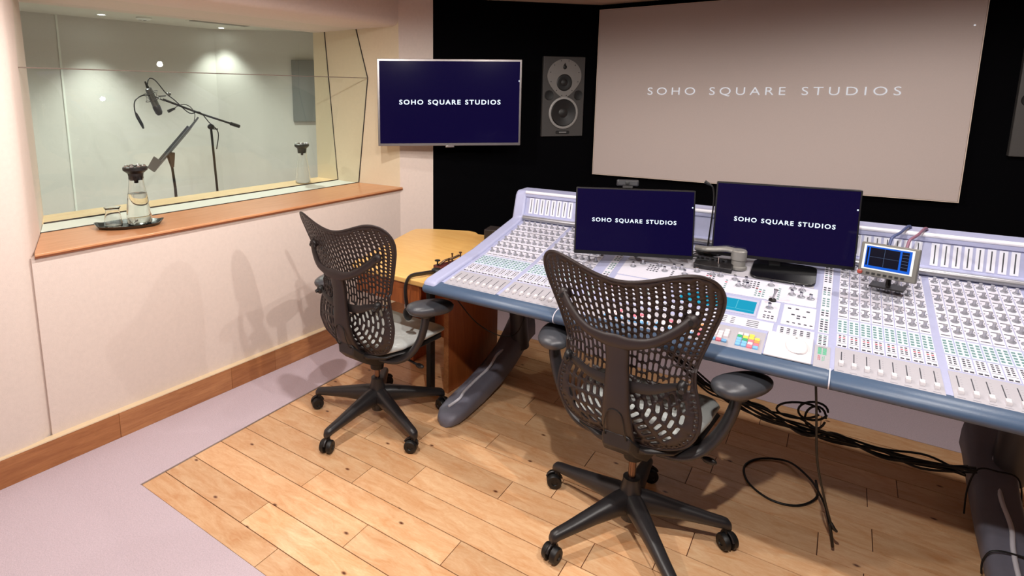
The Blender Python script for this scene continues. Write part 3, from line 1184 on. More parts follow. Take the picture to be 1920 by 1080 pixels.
for mu, _ in MODS:
    for i in range(8):
        u = mu + 0.0185 + i * CP
        b = MB()
        def F(uu, q, h):
            y = 0.800 + 0.022 * q
            z = 0.957 + 0.089 * q
            return Vector((uu, y - h * 0.97, z + h * 0.24))
        for (a0, a1, q0, q1, h, mi) in ((u - 0.0115, u + 0.0115, 0.04, 0.97, 0.0012, 0), (u - 0.0018, u + 0.0018, 0.12, 0.90, 0.0018, 1)):
            b.hexa([F(a0, q0, -0.001), F(a1, q0, -0.001), F(a1, q1, -0.001), F(a0, q1, -0.001), F(a0, q0, h), F(a1, q0, h), F(a1, q1, h), F(a0, q1, h)], mi)
        b.build('level_meter', [meterM, print_dark], mb_, smooth=0)


# surface details ------------------------------------------------------
def P_(u, v, h):
    sl = 0.137 if v < 0.35 else 0.2
    n = Vector((0, -sl, 1)).normalized()
    return Vector((u, v, ZS(v))) + n * h


def plate(bb, u0, u1, v0, v1, h, mi=None, base=-0.0008):
    if v0 < 0.35 < v1:
        plate(bb, u0, u1, v0, 0.35, h, mi, base)
        plate(bb, u0, u1, 0.35, v1, h, mi, base)
        return
    bb.hexa([P_(u0, v0, base), P_(u1, v0, base), P_(u1, v1, base), P_(u0, v1, base), P_(u0, v0, h), P_(u1, v0, h), P_(u1, v1, h), P_(u0, v1, h)], mi)


def Mat_(u, v, h=0, rz=0):
    sl = 0.137 if v < 0.35 else 0.2
    return Matrix.Translation(P_(u, v, h)) @ Matrix.Rotation(math.atan(sl), 4, 'X') @ Matrix.Rotation(rz, 4, 'Z')


KV = [0.388, 0.457, 0.526, 0.595, 0.663, 0.731]


def knob_geo(bb, u, v, k=1.0, rz=0.0):
    M_ = Mat_(u, v, 0, rz)
    bb.lathe([(0.0112 * k, 0.0), (0.0112 * k, 0.0022), (0.0088 * k, 0.004)], 14, M_, 1)
    bb.lathe([(0.0060 * k, 0.003), (0.0052 * k, 0.008), (0.0042 * k, 0.014), (0.0058 * k, 0.0185), (0.0052 * k, 0.0205), (0.001, 0.021)], 12, M_, 0)


knob_me = None
for mi_, (mu, side) in enumerate(MODS):
    # strips
    b = MB()
    for i in range(8):
        u = mu + 0.0185 + i * CP
        plate(b, u - 0.0146, u + 0.0146, 0.345, 0.766, 0.0004, 0)
        plate(b, u - 0.0142, u + 0.0142, 0.235, 0.338, 0.0004, 3)
        plate(b, u - 0.0142, u + 0.0142, 0.142, 0.228, 0.0006, 0)
    plate(b, mu + 0.002, mu + 0.0185 + 7 * CP + 0.0165, -0.012, 0.134, 0.0004, 2)
    tealpan = mat('panel_pale_teal', (196, 208, 222), 0.5)
    mod = b.build('channel_panel', [pan_white, print_dark, pan_grey, tealpan], con, smooth=0)
    # printed marks and small buttons
    b = MB()
    for i in range(8):
        u = mu + 0.0185 + i * CP
        for v in KV:
            plate(b, u - 0.0115, u + 0.0115, v - 0.0315, v - 0.0275, 0.0009, 0)
            plate(b, u - 0.013, u - 0.010, v + 0.016, v + 0.020, 0.0009, 0)
            plate(b, u + 0.0105, u + 0.013, v + 0.016, v + 0.020, 0.0009, 0)
        for q in range(5):
            for du in (-0.0072, 0.0072):
                plate(b, u + du - 0.0042, u + du + 0.0042, 0.246 + q * 0.0175, 0.254 + q * 0.0175, 0.0016, 1)
        for q in range(4):
            for du in (-0.0055, 0.0055):
                red = (side == 'r' and q == 2)
                plate(b, u + du - (0.0032), u + du + 0.0032, 0.178 + q * 0.0125, 0.1835 + q * 0.0125, 0.0014, 2 if red and mu < 1.6 else 0)
        for du in (-0.0065, 0.0065):
            plate(b, u + du - 0.0045, u + du + 0.0045, 0.146, 0.152, 0.002, 0)
        plate(b, u - 0.012, u + 0.012, 0.168, 0.1695, 0.0009, 0)
        # fader slot and scale
        plate(b, u - 0.0013, u + 0.0013, 0.022, 0.112, 0.0007, 0)
        for q in range(7):
            plate(b, u + 0.006, u + 0.0095, 0.03 + q * 0.0125, 0.0308 + q * 0.0125, 0.0006, 3)
        plate(b, u - 0.010, u + 0.007, -0.004, -0.001, 0.0006, 3)
    b.build('printed_marks', [print_dark, print_teal, print_red, mat('print_grey', (130, 130, 140), 0.6)], mod, smooth=0)['kind'] = 'stuff'
    # faders
    fv = [0.034, 0.036, 0.034, 0.033, 0.034, 0.032, 0.033, 0.031] if side == 'l' else ([0.030, 0.027, 0.026, 0.024, 0.022, 0.020, 0.020, 0.019] if mu < 1.6 else [0.020, 0.018, 0.018, 0.016, 0.018, 0.016, 0.017, 0.018])
    for i in range(8):
        u = mu + 0.0185 + i * CP - (0.012 if side == 'l' and mu < 0.2 else (0.003 if side == 'l' else 0))
        u = mu + 0.0185 + i * CP
        b = MB()
        M_ = Mat_(u, fv[i] + 0.004)
        rings = []
        for y, zt in ((-0.0105, 0.006), (-0.009, 0.0105), (-0.003, 0.0085), (0.003, 0.0085), (0.009, 0.0105), (0.0105, 0.006)):
            rings.append([M_ @ Vector((x, y, z)) for x, z in ((-0.0062, 0.0008), (0.0062, 0.0008), (0.0055, zt), (-0.0055, zt))])
        b.loft(rings)
        b.build('fader', cap_m, con, smooth=30)
    # knobs
    if side == 'r':
        for v in KV:
            for i in range(8):
                u = mu + 0.0185 + i * CP
                if knob_me is None:
                    b = MB()
                    knob_geo(b, 0, 0.5)
                    ko = b.build('knob', [knob_m, knob_skirt], con, smooth=50)
                    knob_me = ko.data
                    off = P_(0, 0.5, 0)
                    for vv in knob_me.vertices:
                        vv.co = Matrix.Translation(-off) @ vv.co
                else:
                    ko = bpy.data.objects.new('knob', knob_me)
                    COL.objects.link(ko)
                    ko.parent = con
                ko.location = P_(u, v, 0)
    else:
        b = MB()
        for v in KV:
            for i in range(8):
                knob_geo(b, mu + 0.0185 + i * CP, v)
        o = b.build('knob_bank', [knob_m, knob_skirt], mod, smooth=50)
        o['kind'] = 'stuff'
# centre section
b = MB()
C0, C1 = 0.612, 1.462
plate(b, C0 + 0.085, 1.415, 0.385, 0.525, 0.0006, 0)           # knob panel
plate(b, 1.428, 1.458, 0.212, 0.735, 0.0006, 0)
plate(b, 0.640, 0.672, 0.212, 0.735, 0.0006, 0)
plate(b, 1.428, 1.458, 0.126, 0.202, 0.0006, 0)
plate(b, 0.640, 0.672, 0.126, 0.202, 0.0006, 0)
plate(b, 1.318, 1.417, 0.222, 0.376, 0.0006, 0)
plate(b, 1.245, 1.306, 0.225, 0.376, 0.0006, 0)
plate(b, 0.70, 0.93, 0.225, 0.376, 0.0006, 0)
plate(b, 0.70, 1.300, 0.150, 0.212, 0.0006, 0)
plate(b, 1.312, 1.419, 0.148, 0.206, 0.0006, 0)
plate(b, 0.70, 1.286, -0.012, 0.130, 0.0004, 1)                # grey key tray
plate(b, 1.424, 1.466, -0.012, 0.124, 0.0004, 1)
plate(b, 0.618, 0.690, -0.012, 0.124, 0.0004, 1)
plate(b, 0.955, 1.240, 0.236, 0.366, 0.0006, 2)
ctr = b.build('centre_panel', [pan_white, pan_grey, mat('lcd_bezel', (178, 180, 204), 0.4)], con, smooth=0)
b = MB()
plate(b, 0.975, 1.232, 0.252, 0.350, 0.0012)
b.build('blue_display', lcd_cyan, ctr)
b = MB()
plate(b, 1.105, 1.108, 0.254, 0.348, 0.0016)
plate(b, 0.98, 1.230, 0.270, 0.272, 0.0016)
plate(b, 1.170, 1.172, 0.275, 0.346, 0.0016)
b.build('display_lines', emit('lcd_line', (110, 214, 236), 0.9), ctr)
b = MB()
rb = random.Random(5)
for q in range(5):   # rows of long thin buttons
    for k in range(11):
        u = 0.72 + k * 0.050
        for r in range(4):
            if q == 0:
                plate(b, u, u + (0.036 if k % 3 else 0.012), 0.158 + r * 0.013, 0.1605 + r * 0.013, 0.0016, 0)
for k in range(5):
    for r in range(4):
        plate(b, 1.322 + k * 0.019, 1.331 + k * 0.019, 0.152 + r * 0.0125, 0.156 + r * 0.0125, 0.0022, 0)
for (u, v) in ((1.36, 0.352), (1.336, 0.350), (1.393, 0.345), (1.367, 0.300), (1.350, 0.305), (1.384, 0.300), (1.367, 0.282)):
    plate(b, u - 0.005, u + 0.005, v - 0.003, v + 0.003, 0.0022, 0)
for k in range(5):
    plate(b, 1.335 + k * 0.017, 1.343 + k * 0.017, 0.240, 0.245, 0.0022, 0)
for u0 in (1.432, 1.647 - 1.0):
    for r in range(30):
        if r in (6, 10, 15, 20, 21):
            continue
        v = 0.22 + r * 0.0172
        for du in (0.0, 0.013):
            plate(b, u0 + du, u0 + du + 0.008, v, v + 0.007, 0.0018, 1 if 8 < r < 18 or r % 5 == 0 else 0)
    for r in range(6):
        for du in (0.0, 0.013):
            plate(b, u0 + du, u0 + du + 0.008, 0.132 + r * 0.0115, 0.137 + r * 0.0115, 0.0018, 1 if r % 2 else 0)
for (u0, v0, nx, ny, c) in ((1.165, 0.455, 5, 4, 0), (1.215, 0.400, 3, 4, 1), (0.80, 0.455, 4, 4, 0), (0.98, 0.40, 4, 3, 1), (1.03, 0.46, 3, 4, 0), (1.29, 0.40, 1, 6, 1), (1.105, 0.40, 1, 6, 1), (0.9, 0.40, 1, 6, 0), (1.262, 0.242, 3, 2, 0), (1.262, 0.288, 2, 1, 0), (0.71, 0.24, 5, 5, 0), (0.82, 0.24, 4, 5, 1)):
    for i in range(nx):
        for j in range(ny):
            plate(b, u0 + i * 0.0125, u0 + i * 0.0125 + 0.0075, v0 + j * 0.016, v0 + j * 0.016 + 0.005, 0.0022, 2 if rb.random() < 0.05 else c)
for r in range(6):   # green and red marks on the right grey panel
    plate(b, 1.433, 1.443, 0.070 + r * 0.007, 0.0745 + r * 0.007, 0.0009, 3)
    plate(b, 1.446, 1.456, 0.070 + r * 0.007, 0.0745 + r * 0.007, 0.0009, 3)
for r in range(3):
    plate(b, 1.4345, 1.4365, 0.034 + r * 0.010, 0.041 + r * 0.010, 0.0009, 2)
    plate(b, 1.4385, 1.4405, 0.034 + r * 0.010, 0.041 + r * 0.010, 0.0009, 2)
    plate(b, 1.446, 1.4475, 0.030 + r * 0.010, 0.037 + r * 0.010, 0.0009, 3)
    plate(b, 1.450, 1.4515, 0.034 + r * 0.010, 0.041 + r * 0.010, 0.0009, 3)
plate(b, 1.434, 1.456, 0.113, 0.1145, 0.0009, 0)
b.build('small_buttons', [print_dark, print_teal, print_red, mat('print_green', (70, 170, 130), 0.5)], ctr, smooth=0)['kind'] = 'stuff'
# centre knobs
ck = [(1.135, 0.500), (1.155, 0.455), (1.175, 0.500), (1.185, 0.455), (1.262, 0.500), (1.335, 0.503), (1.365, 0.500), (1.335, 0.455), (1.365, 0.448), (1.395, 0.445),
      (1.08, 0.51), (1.05, 0.51), (0.99, 0.515), (0.95, 0.475), (0.90, 0.51), (0.87, 0.475), (0.84, 0.51), (0.77, 0.51), (0.74, 0.47), (0.93, 0.515), (1.275, 0.325)]
for (u, v) in ck:
    b = MB()
    knob_geo(b, u, v, 1.12)
    b.build('centre_knob', [chrome, knob_skirt], con, smooth=50)
# joystick
b = MB()
M_ = Mat_(1.278, 0.385)
b.lathe([(0.013, 0.001), (0.012, 0.006), (0.004, 0.009)], 14, M_, 1)
b.tube([M_ @ Vector((0, 0, 0.006)), M_ @ Vector((0.006, 0.004, 0.03)), M_ @ Vector((0.009, 0.006, 0.045))], [0.003, 0.004, 0.008], 10, 0)
b.build('joystick', [silver, rubberb], con, smooth=50)
# coloured key groups in the tray
kc = {'w': mat('key_white', (220, 208, 212), 0.5), 'b': mat('key_blue', (120, 178, 226), 0.5), 'r': mat('key_pink', (236, 120, 140), 0.5), 'y': mat('key_yellow', (240, 210, 90), 0.5),
      'g': mat('key_green', (60, 160, 110), 0.5), 'o': mat('key_orange', (244, 150, 90), 0.5)}
klist = list('wbryog')
def keyblock(u0, v0, rowsx):
    bb = MB()
    for r, line in enumerate(rowsx):
        for c_, ch in enumerate(line):
            if ch == '.':
                continue
            plate(bb, u0 + c_ * 0.0172, u0 + c_ * 0.0172 + 0.0145, v0 + r * 0.0175, v0 + r * 0.0175 + 0.0155, 0.006, klist.index(ch))
    bb.build('key_block', [kc[c_] for c_ in klist], con, smooth=0, bevel=0.001)
keyblock(1.132, 0.012, ['brb', '.w.', 'www', 'www', 'w.w'])
keyblock(1.207, 0.010, ['bbrb', 'bbwr', 'bgro', 'gyyy', 'wwy.'])
keyblock(1.040, 0.012, ['bbbr', 'bwwr', 'woyr', 'wyyw', 'wwyo'])
keyblock(0.950, 0.012, ['bwbb', 'bwww', 'wwww', 'wwrw', 'ww..'])
keyblock(0.860, 0.012, ['bbbb', 'bwww', 'rwww', 'wrrw', '....'])
keyblock(0.770, 0.012, ['bwbb', 'wwww', 'wwww', 'wwrw', '....'])
# recessed rear tray behind the knob panel
b = MB()
b.hexa([P_(0.70, 0.53, -0.004), P_(1.40, 0.53, -0.004), P_(1.40, 0.712, -0.004), P_(0.70, 0.712, -0.004), P_(0.70, 0.53, 0.0012), P_(1.40, 0.53, 0.0012), P_(1.40, 0.712, 0.0012), P_(0.70, 0.712, 0.0012)])
b.build('rear_shelf', pan_grey, con)
# legs
def leg(u0, name):
    L_ = empty('leg', (u0, 0, 0))
    L_.parent = con
    rings = []
    N_ = 14
    for i, (v, hw, h0, zc) in enumerate([(0.135, 0.02, 0.03, 0.0), (0.150, 0.045, 0.050, 0.0), (0.19, 0.064, 0.068, 0.0), (0.25, 0.070, 0.080, 0.0), (0.42, 0.070, 0.105, 0.0), (0.60, 0.069, 0.140, 0.02), (0.76, 0.070, 0.200, 0.07), (0.86, 0.074, 0.275, 0.13), (0.93, 0.078, 0.335, 0.19), (0.985, 0.080, 0.355, 0.24)]):
        ring = []
        for k in range(24):
            a = 2 * pi * k / 24
            x = hw * (abs(cos(a)) ** 0.55) * (1 if cos(a) >= 0 else -1)
            if sin(a) >= 0:
                z = h0 * (0.55 + 0.45 * (abs(sin(a)) ** 0.7))
                # saddle in the raised rear part
                if i >= 6:
                    z -= (h0 - zc) * 0.42 * (i - 5) / 4 * max(0, 1 - (x / hw) ** 2)
            else:
                z = zc + (h0 * 0.55 - zc) * (1 - abs(sin(a)) ** 0.6)
            ring.append(Vector((x, v, z)))
        rings.append(ring)
    m_ = MB()
    m_.loft(rings)
    m_.build('foot', leg_m, L_, smooth=50)
    m_ = MB()
    m_.tube([(0.045, 0.86, 0.16), (0.045, 0.82, 0.40), (0.045, 0.80, 0.72)], [0.052, 0.050, 0.048], 20)
    m_.build('column', mat('leg_dark', (60, 60, 68), 0.45), L_, smooth=60)
    m_ = MB()
    m_.box(-0.03, 0.12, 0.10, 0.80, 0.675, 0.712)
    m_.build('bracket', blackp, L_, bevel=0.006)
    m_ = MB()
    pts = crom([(-0.012, 0.20, 0.074), (0.006, 0.27, 0.088), (-0.004, 0.34, 0.098), (0.0, 0.46, 0.117), (0.01, 0.56, 0.138), (0.0, 0.66, 0.165), (0.005, 0.76, 0.175), (0.0, 0.83, 0.21), (0.004, 0.84, 0.27)], 5)
    m_.tube(pts, [(0.0075, 0.007)] * len(pts), 8)
    m_.build('cable_strip', mat('cable_strip_grey', (216, 216, 226), 0.35), L_, smooth=60)
leg(-0.03, 'l')
leg(2.03, 'r')

# ------------------------------------------------------------------ screens
def screen_unit(name, w, h, c, yaw, tilt, label, cat, group, frame_m, bez=0.008, bot=0.018, depth=0.03, textw=0.70, bulge=0.0, cap_h=None, base=None):
    """flat display; yaw of its width axis, tilt back; root at the display centre's foot"""
    root = empty(name, c, yaw, label, cat, group)
    T_ = Matrix.Rotation(-tilt, 4, 'X')   # local: x width, z up, -y towards viewer
    m_ = MB()
    pts = rrect(-w / 2, w / 2, -h / 2, h / 2, 0.004, 3)
    MX = T_ @ Matrix(((1, 0, 0, 0), (0, 0, 1, 0), (0, 1, 0, 0), (0, 0, 0, 1)))
    m_.prism([(p[0], p[1]) for p in pts], 0.0, depth, M=MX)
    m_.build('housing', frame_m, root, bevel=0.002)
    m_ = MB()
    m_.box(-w / 2 + bez, w / 2 - bez, -0.0012, 0.001, -h / 2 + bot, h / 2 - bez, M=T_)
    m_.build('display', scr_navy, root, smooth=0)
    TM = T_ @ Matrix.Translation((0, -0.0020, (bot - bez) / 2)) @ Matrix.Rotation(pi / 2, 4, 'X')
    text_mesh('lettering', 'SOHO SQUARE STUDIOS', w * textw, scr_txt, root, TM, 1.25, 1.2, bold=0.022, height=cap_h)
    m_ = MB()
    m_.box(w / 2 - bez - 0.007, w / 2 - bez - 0.002, -0.0022, -0.0014, h * 0.245, h * 0.262, M=T_)
    m_.build('pointer', scr_txt, root, smooth=0)
    return root, T_


black_gloss = mat('monitor_black', (16, 15, 20), 0.35)
tv, TT = screen_unit('wall_television', 0.97, 0.575, (-2.398, 3.092, 1.54), 0.768, 0.0, 'large silver-framed television on a wall arm between the booth window and the black wall', 'television', None, silver, 0.014, 0.018, 0.045, 0.705, cap_h=0.038)
b = MB(); b.box(-0.03, 0.03, 0.002, 0.02, -0.300, -0.286); b.build('logo_bump', silver, tv, bevel=0.003)
b = MB(); b.box(-0.18, 0.18, 0.045, 0.075, -0.16, 0.16); b.build('back_cover', blackp, tv, bevel=0.01)
b = MB(); b.tube([(0, 0.07, 0), (0.05, 0.16, 0), (0.01, 0.225, 0)], 0.018, 8); b.box(-0.07, 0.09, 0.205, 0.24, -0.11, 0.11); b.build('wall_arm', blackp, tv)


# monitors standing on the console
m1, T1 = screen_unit('desktop_monitor', 0.490, 0.291, (-0.8643, 2.4037, 1.0558), 0.46, 0.137, 'left black computer monitor on the console, turned and tilted, under the camera', 'monitor', 'black computer monitors on the console', black_gloss, 0.006, 0.016, 0.03, 0.705, cap_h=0.0205)
m2, T2 = screen_unit('desktop_monitor', 0.506, 0.312, (-0.3395, 2.6345, 1.0840), 0.205, 0.080, 'right black computer monitor on the console, the larger and higher one with a black stand', 'monitor', 'black computer monitors on the console', black_gloss, 0.006, 0.014, 0.03, 0.70, cap_h=0.0220)
bpy.context.view_layer.update()
M2I = Matrix.Translation(Vector((-0.3395, 2.6345, 1.0840))) @ Matrix.Rotation(0.205, 4, 'Z')
M2I = M2I.inverted()
CM = Matrix.Translation((COX, COY, 0)) @ Matrix.Rotation(CA, 4, 'Z')
BM = M2I @ CM @ Mat_(1.292, 0.612)
b = MB()
b.prism(rrect(-0.112, 0.112, -0.082, 0.085, 0.03, 6), 0.003, 0.012, M=BM)
b.build('stand_base', mat('gloss_black', (10, 10, 12), 0.22), m2, bevel=0.002)
b = MB()
b.box(-0.035, 0.005, 0.004, 0.026, -0.182, -0.10)
b.build('stand_neck', black_gloss, m2)
b = MB()
b.tube([(0.0, 0.03, -0.02), (0.0, 0.06, -0.04), (0.03, 0.075, -0.168)], 0.012, 10)
b.build('stand_neck', blackp, m1)
# LED of the left monitor
t = empty('monitor_arm', tuple(CW(1.13, 0.60, ZS(0.60))), CA, 'grey metal monitor arm with a round post on the console between the two monitors', 'monitor arm')
armg = mat('arm_grey', (136, 134, 130), 0.35, 0.3)
b = MB(); b.lathe([(0.034, 0.0), (0.034, 0.01), (0.027, 0.014), (0.026, 0.035), (0.030, 0.040), (0.030, 0.075), (0.026, 0.08)], 24); b.build('post', armg, t)
b = MB()
b.tube(crom([(0.0, 0, 0.066), (-0.04, 0.004, 0.074), (-0.09, 0.01, 0.066), (-0.13, 0.015, 0.060), (-0.17, 0.02, 0.060)], 5), [(0.020, 0.012)] * 21, 12, upv=(0, 0, 1)); b.build('swing_arm', armg, t, smooth=60)
# webcam
t = empty('webcam', (0, 0, 0), 0, 'small black camera standing on top of the left monitor', 'webcam')
topc = Matrix.Translation((-0.8643, 2.4037, 1.0558)) @ Matrix.Rotation(0.46, 4, 'Z') @ T1
t.matrix_world = topc @ Matrix.Translation((-0.03, 0.012, 0.152))
grey_dk = mat('webcam_grey', (44, 44, 48), 0.4)
b = MB(); b.box(-0.045, 0.045, -0.012, 0.012, 0.004, 0.032); b.build('body', grey_dk, t, bevel=0.006)
b = MB(); b.lathe([(0.009, 0), (0.009, 0.004), (0.004, 0.005)], 16, Matrix.Translation((-0.002, -0.012, 0.018)) @ Matrix.Rotation(pi / 2, 4, 'X')); b.build('lens', rubberb, t)
b = MB(); b.box(-0.02, 0.02, -0.016, 0.02, -0.004, 0.006); b.build('clip', blackp, t)
# talkback microphone with a disc base
gb = CW(0.993, 0.700, ZS(0.700) + 0.004)
t = empty('gooseneck_microphone', tuple(gb), CA, 'thin black gooseneck microphone rising between the two monitors from a disc base', 'microphone')
b = MB(); b.lathe([(0.045, 0), (0.045, 0.006), (0.035, 0.014), (0.012, 0.022), (0.008, 0.03), (0.001, 0.031)], 24); b.build('base', blackp, t)
b = MB(); b.tube(crom([(0, 0, 0.025), (0.004, 0.0, 0.10), (0.010, 0, 0.22), (0.004, 0, 0.285), (-0.012, -0.004, 0.305)], 6), 0.0032, 8); b.build('neck', blackp, t, smooth=60)
b = MB(); b.tube([(-0.008, -0.003, 0.302), (-0.030, -0.008, 0.314)], [0.005, 0.008], 10); b.build('capsule', rubberb, t)
# small audio interface and loose cables
t = empty('audio_interface', tuple(CW(1.045, 0.575, ZS(0.575))), CA, 'flat black control box with a small lever between the monitors on the console', 'audio interface')
MI = Matrix.Rotation(math.atan(0.2), 4, 'X')
b = MB(); b.box(-0.075, 0.07, -0.035, 0.055, 0.001, 0.022, M=MI); b.build('body', blackp, t, bevel=0.002)
b = MB()
for k in range(6):
    b.lathe([(0.006, 0), (0.005, 0.010), (0.001, 0.011)], 10, MI @ Matrix.Translation((-0.06 + k * 0.02, 0.02, 0.022)))
b.build('dials', grey_dk, t)['kind'] = 'stuff'
b = MB(); b.tube([(0.015, 0.0, 0.022), (0.015, 0.004, 0.045)], 0.003, 8); b.build('lever', chrome, t)
t = empty('cable_tangle', tuple(CW(0.93, 0.60, ZS(0.60))), CA, 'tangle of thin black cables on the console between the monitors', 'cables')
for q in range(5):
    r_ = random.Random(40 + q)
    pts = [(-0.10 + 0.05 * k + r_.uniform(-.02, .02), 0.02 * q - 0.03 + r_.uniform(-.03, .03), 0.008 + r_.uniform(0, .03) + 0.2 * (0.02 * q - 0.03)) for k in range(6)]
    b = MB(); b.tube(crom(pts, 5), 0.0022, 6); b.build('cable', rubberb, t, smooth=60)
# level meter unit on its stand
t = empty('metering_display', (0.008, 2.52, 1.016), -0.142, 'small grey audio metering unit with a blue outlined display on the right console section', 'metering display')
TR = Matrix.Rotation(-0.19, 4, 'X')
rtwg = mat('meter_grey', (104, 102, 98), 0.45)
b = MB(); b.box(-0.084, 0.084, 0.0, 0.028, -0.060, 0.060, M=TR); b.build('housing', rtwg, t, bevel=0.004)
b = MB(); b.box(-0.074, 0.070, -0.0015, 0.001, -0.036, 0.053, M=TR); b.build('bezel', white_edge, t)
b = MB(); b.box(-0.067, 0.063, -0.0025, 0.0, -0.031, 0.048, M=TR); b.build('display', emit('meter_blue', (40, 110, 235), 0.9), t)
b = MB()
b.box(-0.055, 0.030, -0.0032, -0.002, -0.022, 0.043, M=TR); b.box(0.036, 0.056, -0.0032, -0.002, -0.022, 0.043, M=TR); b.box(-0.064, -0.059, -0.0032, -0.002, -0.022, 0.043, M=TR)
b.build('graph_area', mat('graph_black', (6, 8, 20), 0.2, emis=(6, 8, 24), estr=0.6), t)['kind'] = 'stuff'
b = MB()
for k in range(1, 6):
    b.box(0.037, 0.055, -0.0036, -0.003, -0.022 + 0.011 * k, -0.0214 + 0.011 * k, M=TR)
b.box(-0.054, 0.029, -0.0036, -0.003, 0.0100, 0.0104, M=TR); b.box(-0.0130, -0.0126, -0.0036, -0.003, -0.02, 0.042, M=TR)
b.build('graph_lines', emit('graph_line', (170, 200, 255), 0.5), t)['kind'] = 'stuff'
for k in range(7):
    b = MB(); b.box(-0.058 + k * 0.0165, -0.048 + k * 0.0165, -0.003, 0.001, -0.053, -0.046, M=TR); b.build('button', rubberb, t)
b = MB(); b.lathe([(0.008, 0), (0.008, 0.006), (0.003, 0.009)], 14, TR @ Matrix.Translation((-0.076, 0, -0.049)) @ Matrix.Rotation(pi / 2, 4, 'X')); b.build('dial', mat('dial_red', (150, 60, 50), 0.4), t)
b = MB(); b.tube([(0, 0.03, -0.02), (0.0, 0.07, -0.06), (0.0, 0.06, -0.105)], 0.008, 8)
b.box(-0.05, 0.05, 0.02, 0.09, -0.106, -0.100); b.build('stand', blackp, t)
for k, (x, cm) in enumerate(((-0.010, mat('lead_blue', (70, 80, 120), 0.5)), (0.040, mat('lead_mauve', (130, 90, 110), 0.5)))):
    b = MB(); b.tube(crom([(x, 0.03, 0.03), (x + 0.002, 0.045, 0.062), (x + 0.004, 0.07, 0.078), (x + 0.014, 0.14, 0.084), (x + 0.014, 0.34, 0.078), (x + 0.014, 0.42, 0.02)], 5), 0.005, 8); b.build('lead', cm, t, smooth=60)
# track pad sheet and mouse
t = empty('mouse_pad', (0, 0, 0), 0, 'flat white pad on the right of the coloured keys, carrying the mouse', 'mouse pad')
t.matrix_world = Matrix.Translation((COX, COY, 0)) @ Matrix.Rotation(CA, 4, 'Z') @ Mat_(1.355, 0.068)
b = MB(); b.box(-0.064, 0.064, -0.079, 0.079, 0.001, 0.0065, 0); b.build('sheet', mat('pad_white', (214, 208, 212), 0.55), t, bevel=0.0015)
b = MB(); b.box(-0.060, 0.060, -0.0792, -0.074, -0.001, 0.0015); b.build('underside', rubberb, t)
t2 = empty('computer_mouse', (0, 0, 0), 0, 'white computer mouse lying on the white pad on the console', 'mouse')
t2.matrix_world = Matrix.Translation((COX, COY, 0)) @ Matrix.Rotation(CA, 4, 'Z') @ Mat_(1.376, 0.072, 0.0065, radians(8))
b = MB()
rings = []
for i in range(13):
    q = -1 + i / 6
    e = sqrt(max(0, 1 - abs(q) ** 2.6))
    rings.append([Vector(((0.029 * e + 0.0006) * cos(2 * pi * k / 20), q * 0.047, max(0.0, 0.004 + (0.016 * e) * sin(2 * pi * k / 20)))) for k in range(20)])
b.loft(rings); b.build('shell', mat('mouse_white', (240, 236, 238), 0.25), t2, smooth=70)
b = MB(); b.ball((0, 0.022, 0.0195), (0.003, 0.003, 0.002), 10, 6); b.build('scroll_ball', armg, t2)

# ------------------------------------------------------------------ projection screen
scr_m = mat('projection_fabric', (184, 172, 168), 0.9, noise=0.025, nscale=300, spec=0.1)
t = empty('projection_screen', tuple(SW(0, 0.03, 0)), SA, 'wide beige projection screen with white lettering on the black wall', 'projection screen')
SWD, SZ0, SZ1 = 2.126, 0.998, 2.206
b = MB(); b.box(0.012, 0.012 + SWD, -0.022, 0.0, SZ0, SZ1); b.build('fabric', scr_m, t, bevel=0.003)
b = MB()
for (x0, x1, z0, z1) in ((0.012, 0.012 + SWD, SZ0 - 0.004, SZ0), (0.012 + SWD, 0.016 + SWD, SZ0 - 0.004, SZ1 + .004), (0.008, 0.012, SZ0 - 0.004, SZ1 + .004), (0.012, 0.012 + SWD, SZ1, SZ1 + .004)):
    b.box(x0, x1, -0.023, 0.0, z0, z1)
b.build('edge_trim', mat('screen_edge', (206, 190, 176), 0.6), t)
TM = Matrix.Translation((0.385 + 0.717, -0.0245, 1.617)) @ Matrix.Rotation(pi / 2, 4, 'X')
text_mesh('lettering', 'SOHO SQUARE STUDIOS', 1.432, emit('projected_white', (226, 224, 228), 0.92), t, TM, 1.45, 1.5, bold=-0.006, height=0.060)
b = MB(); b.box(2.092, 2.100, -0.0245, -0.023, 1.970, 1.978); b.build('pointer', emit('projected_dot', (226, 224, 228), 0.8), t)

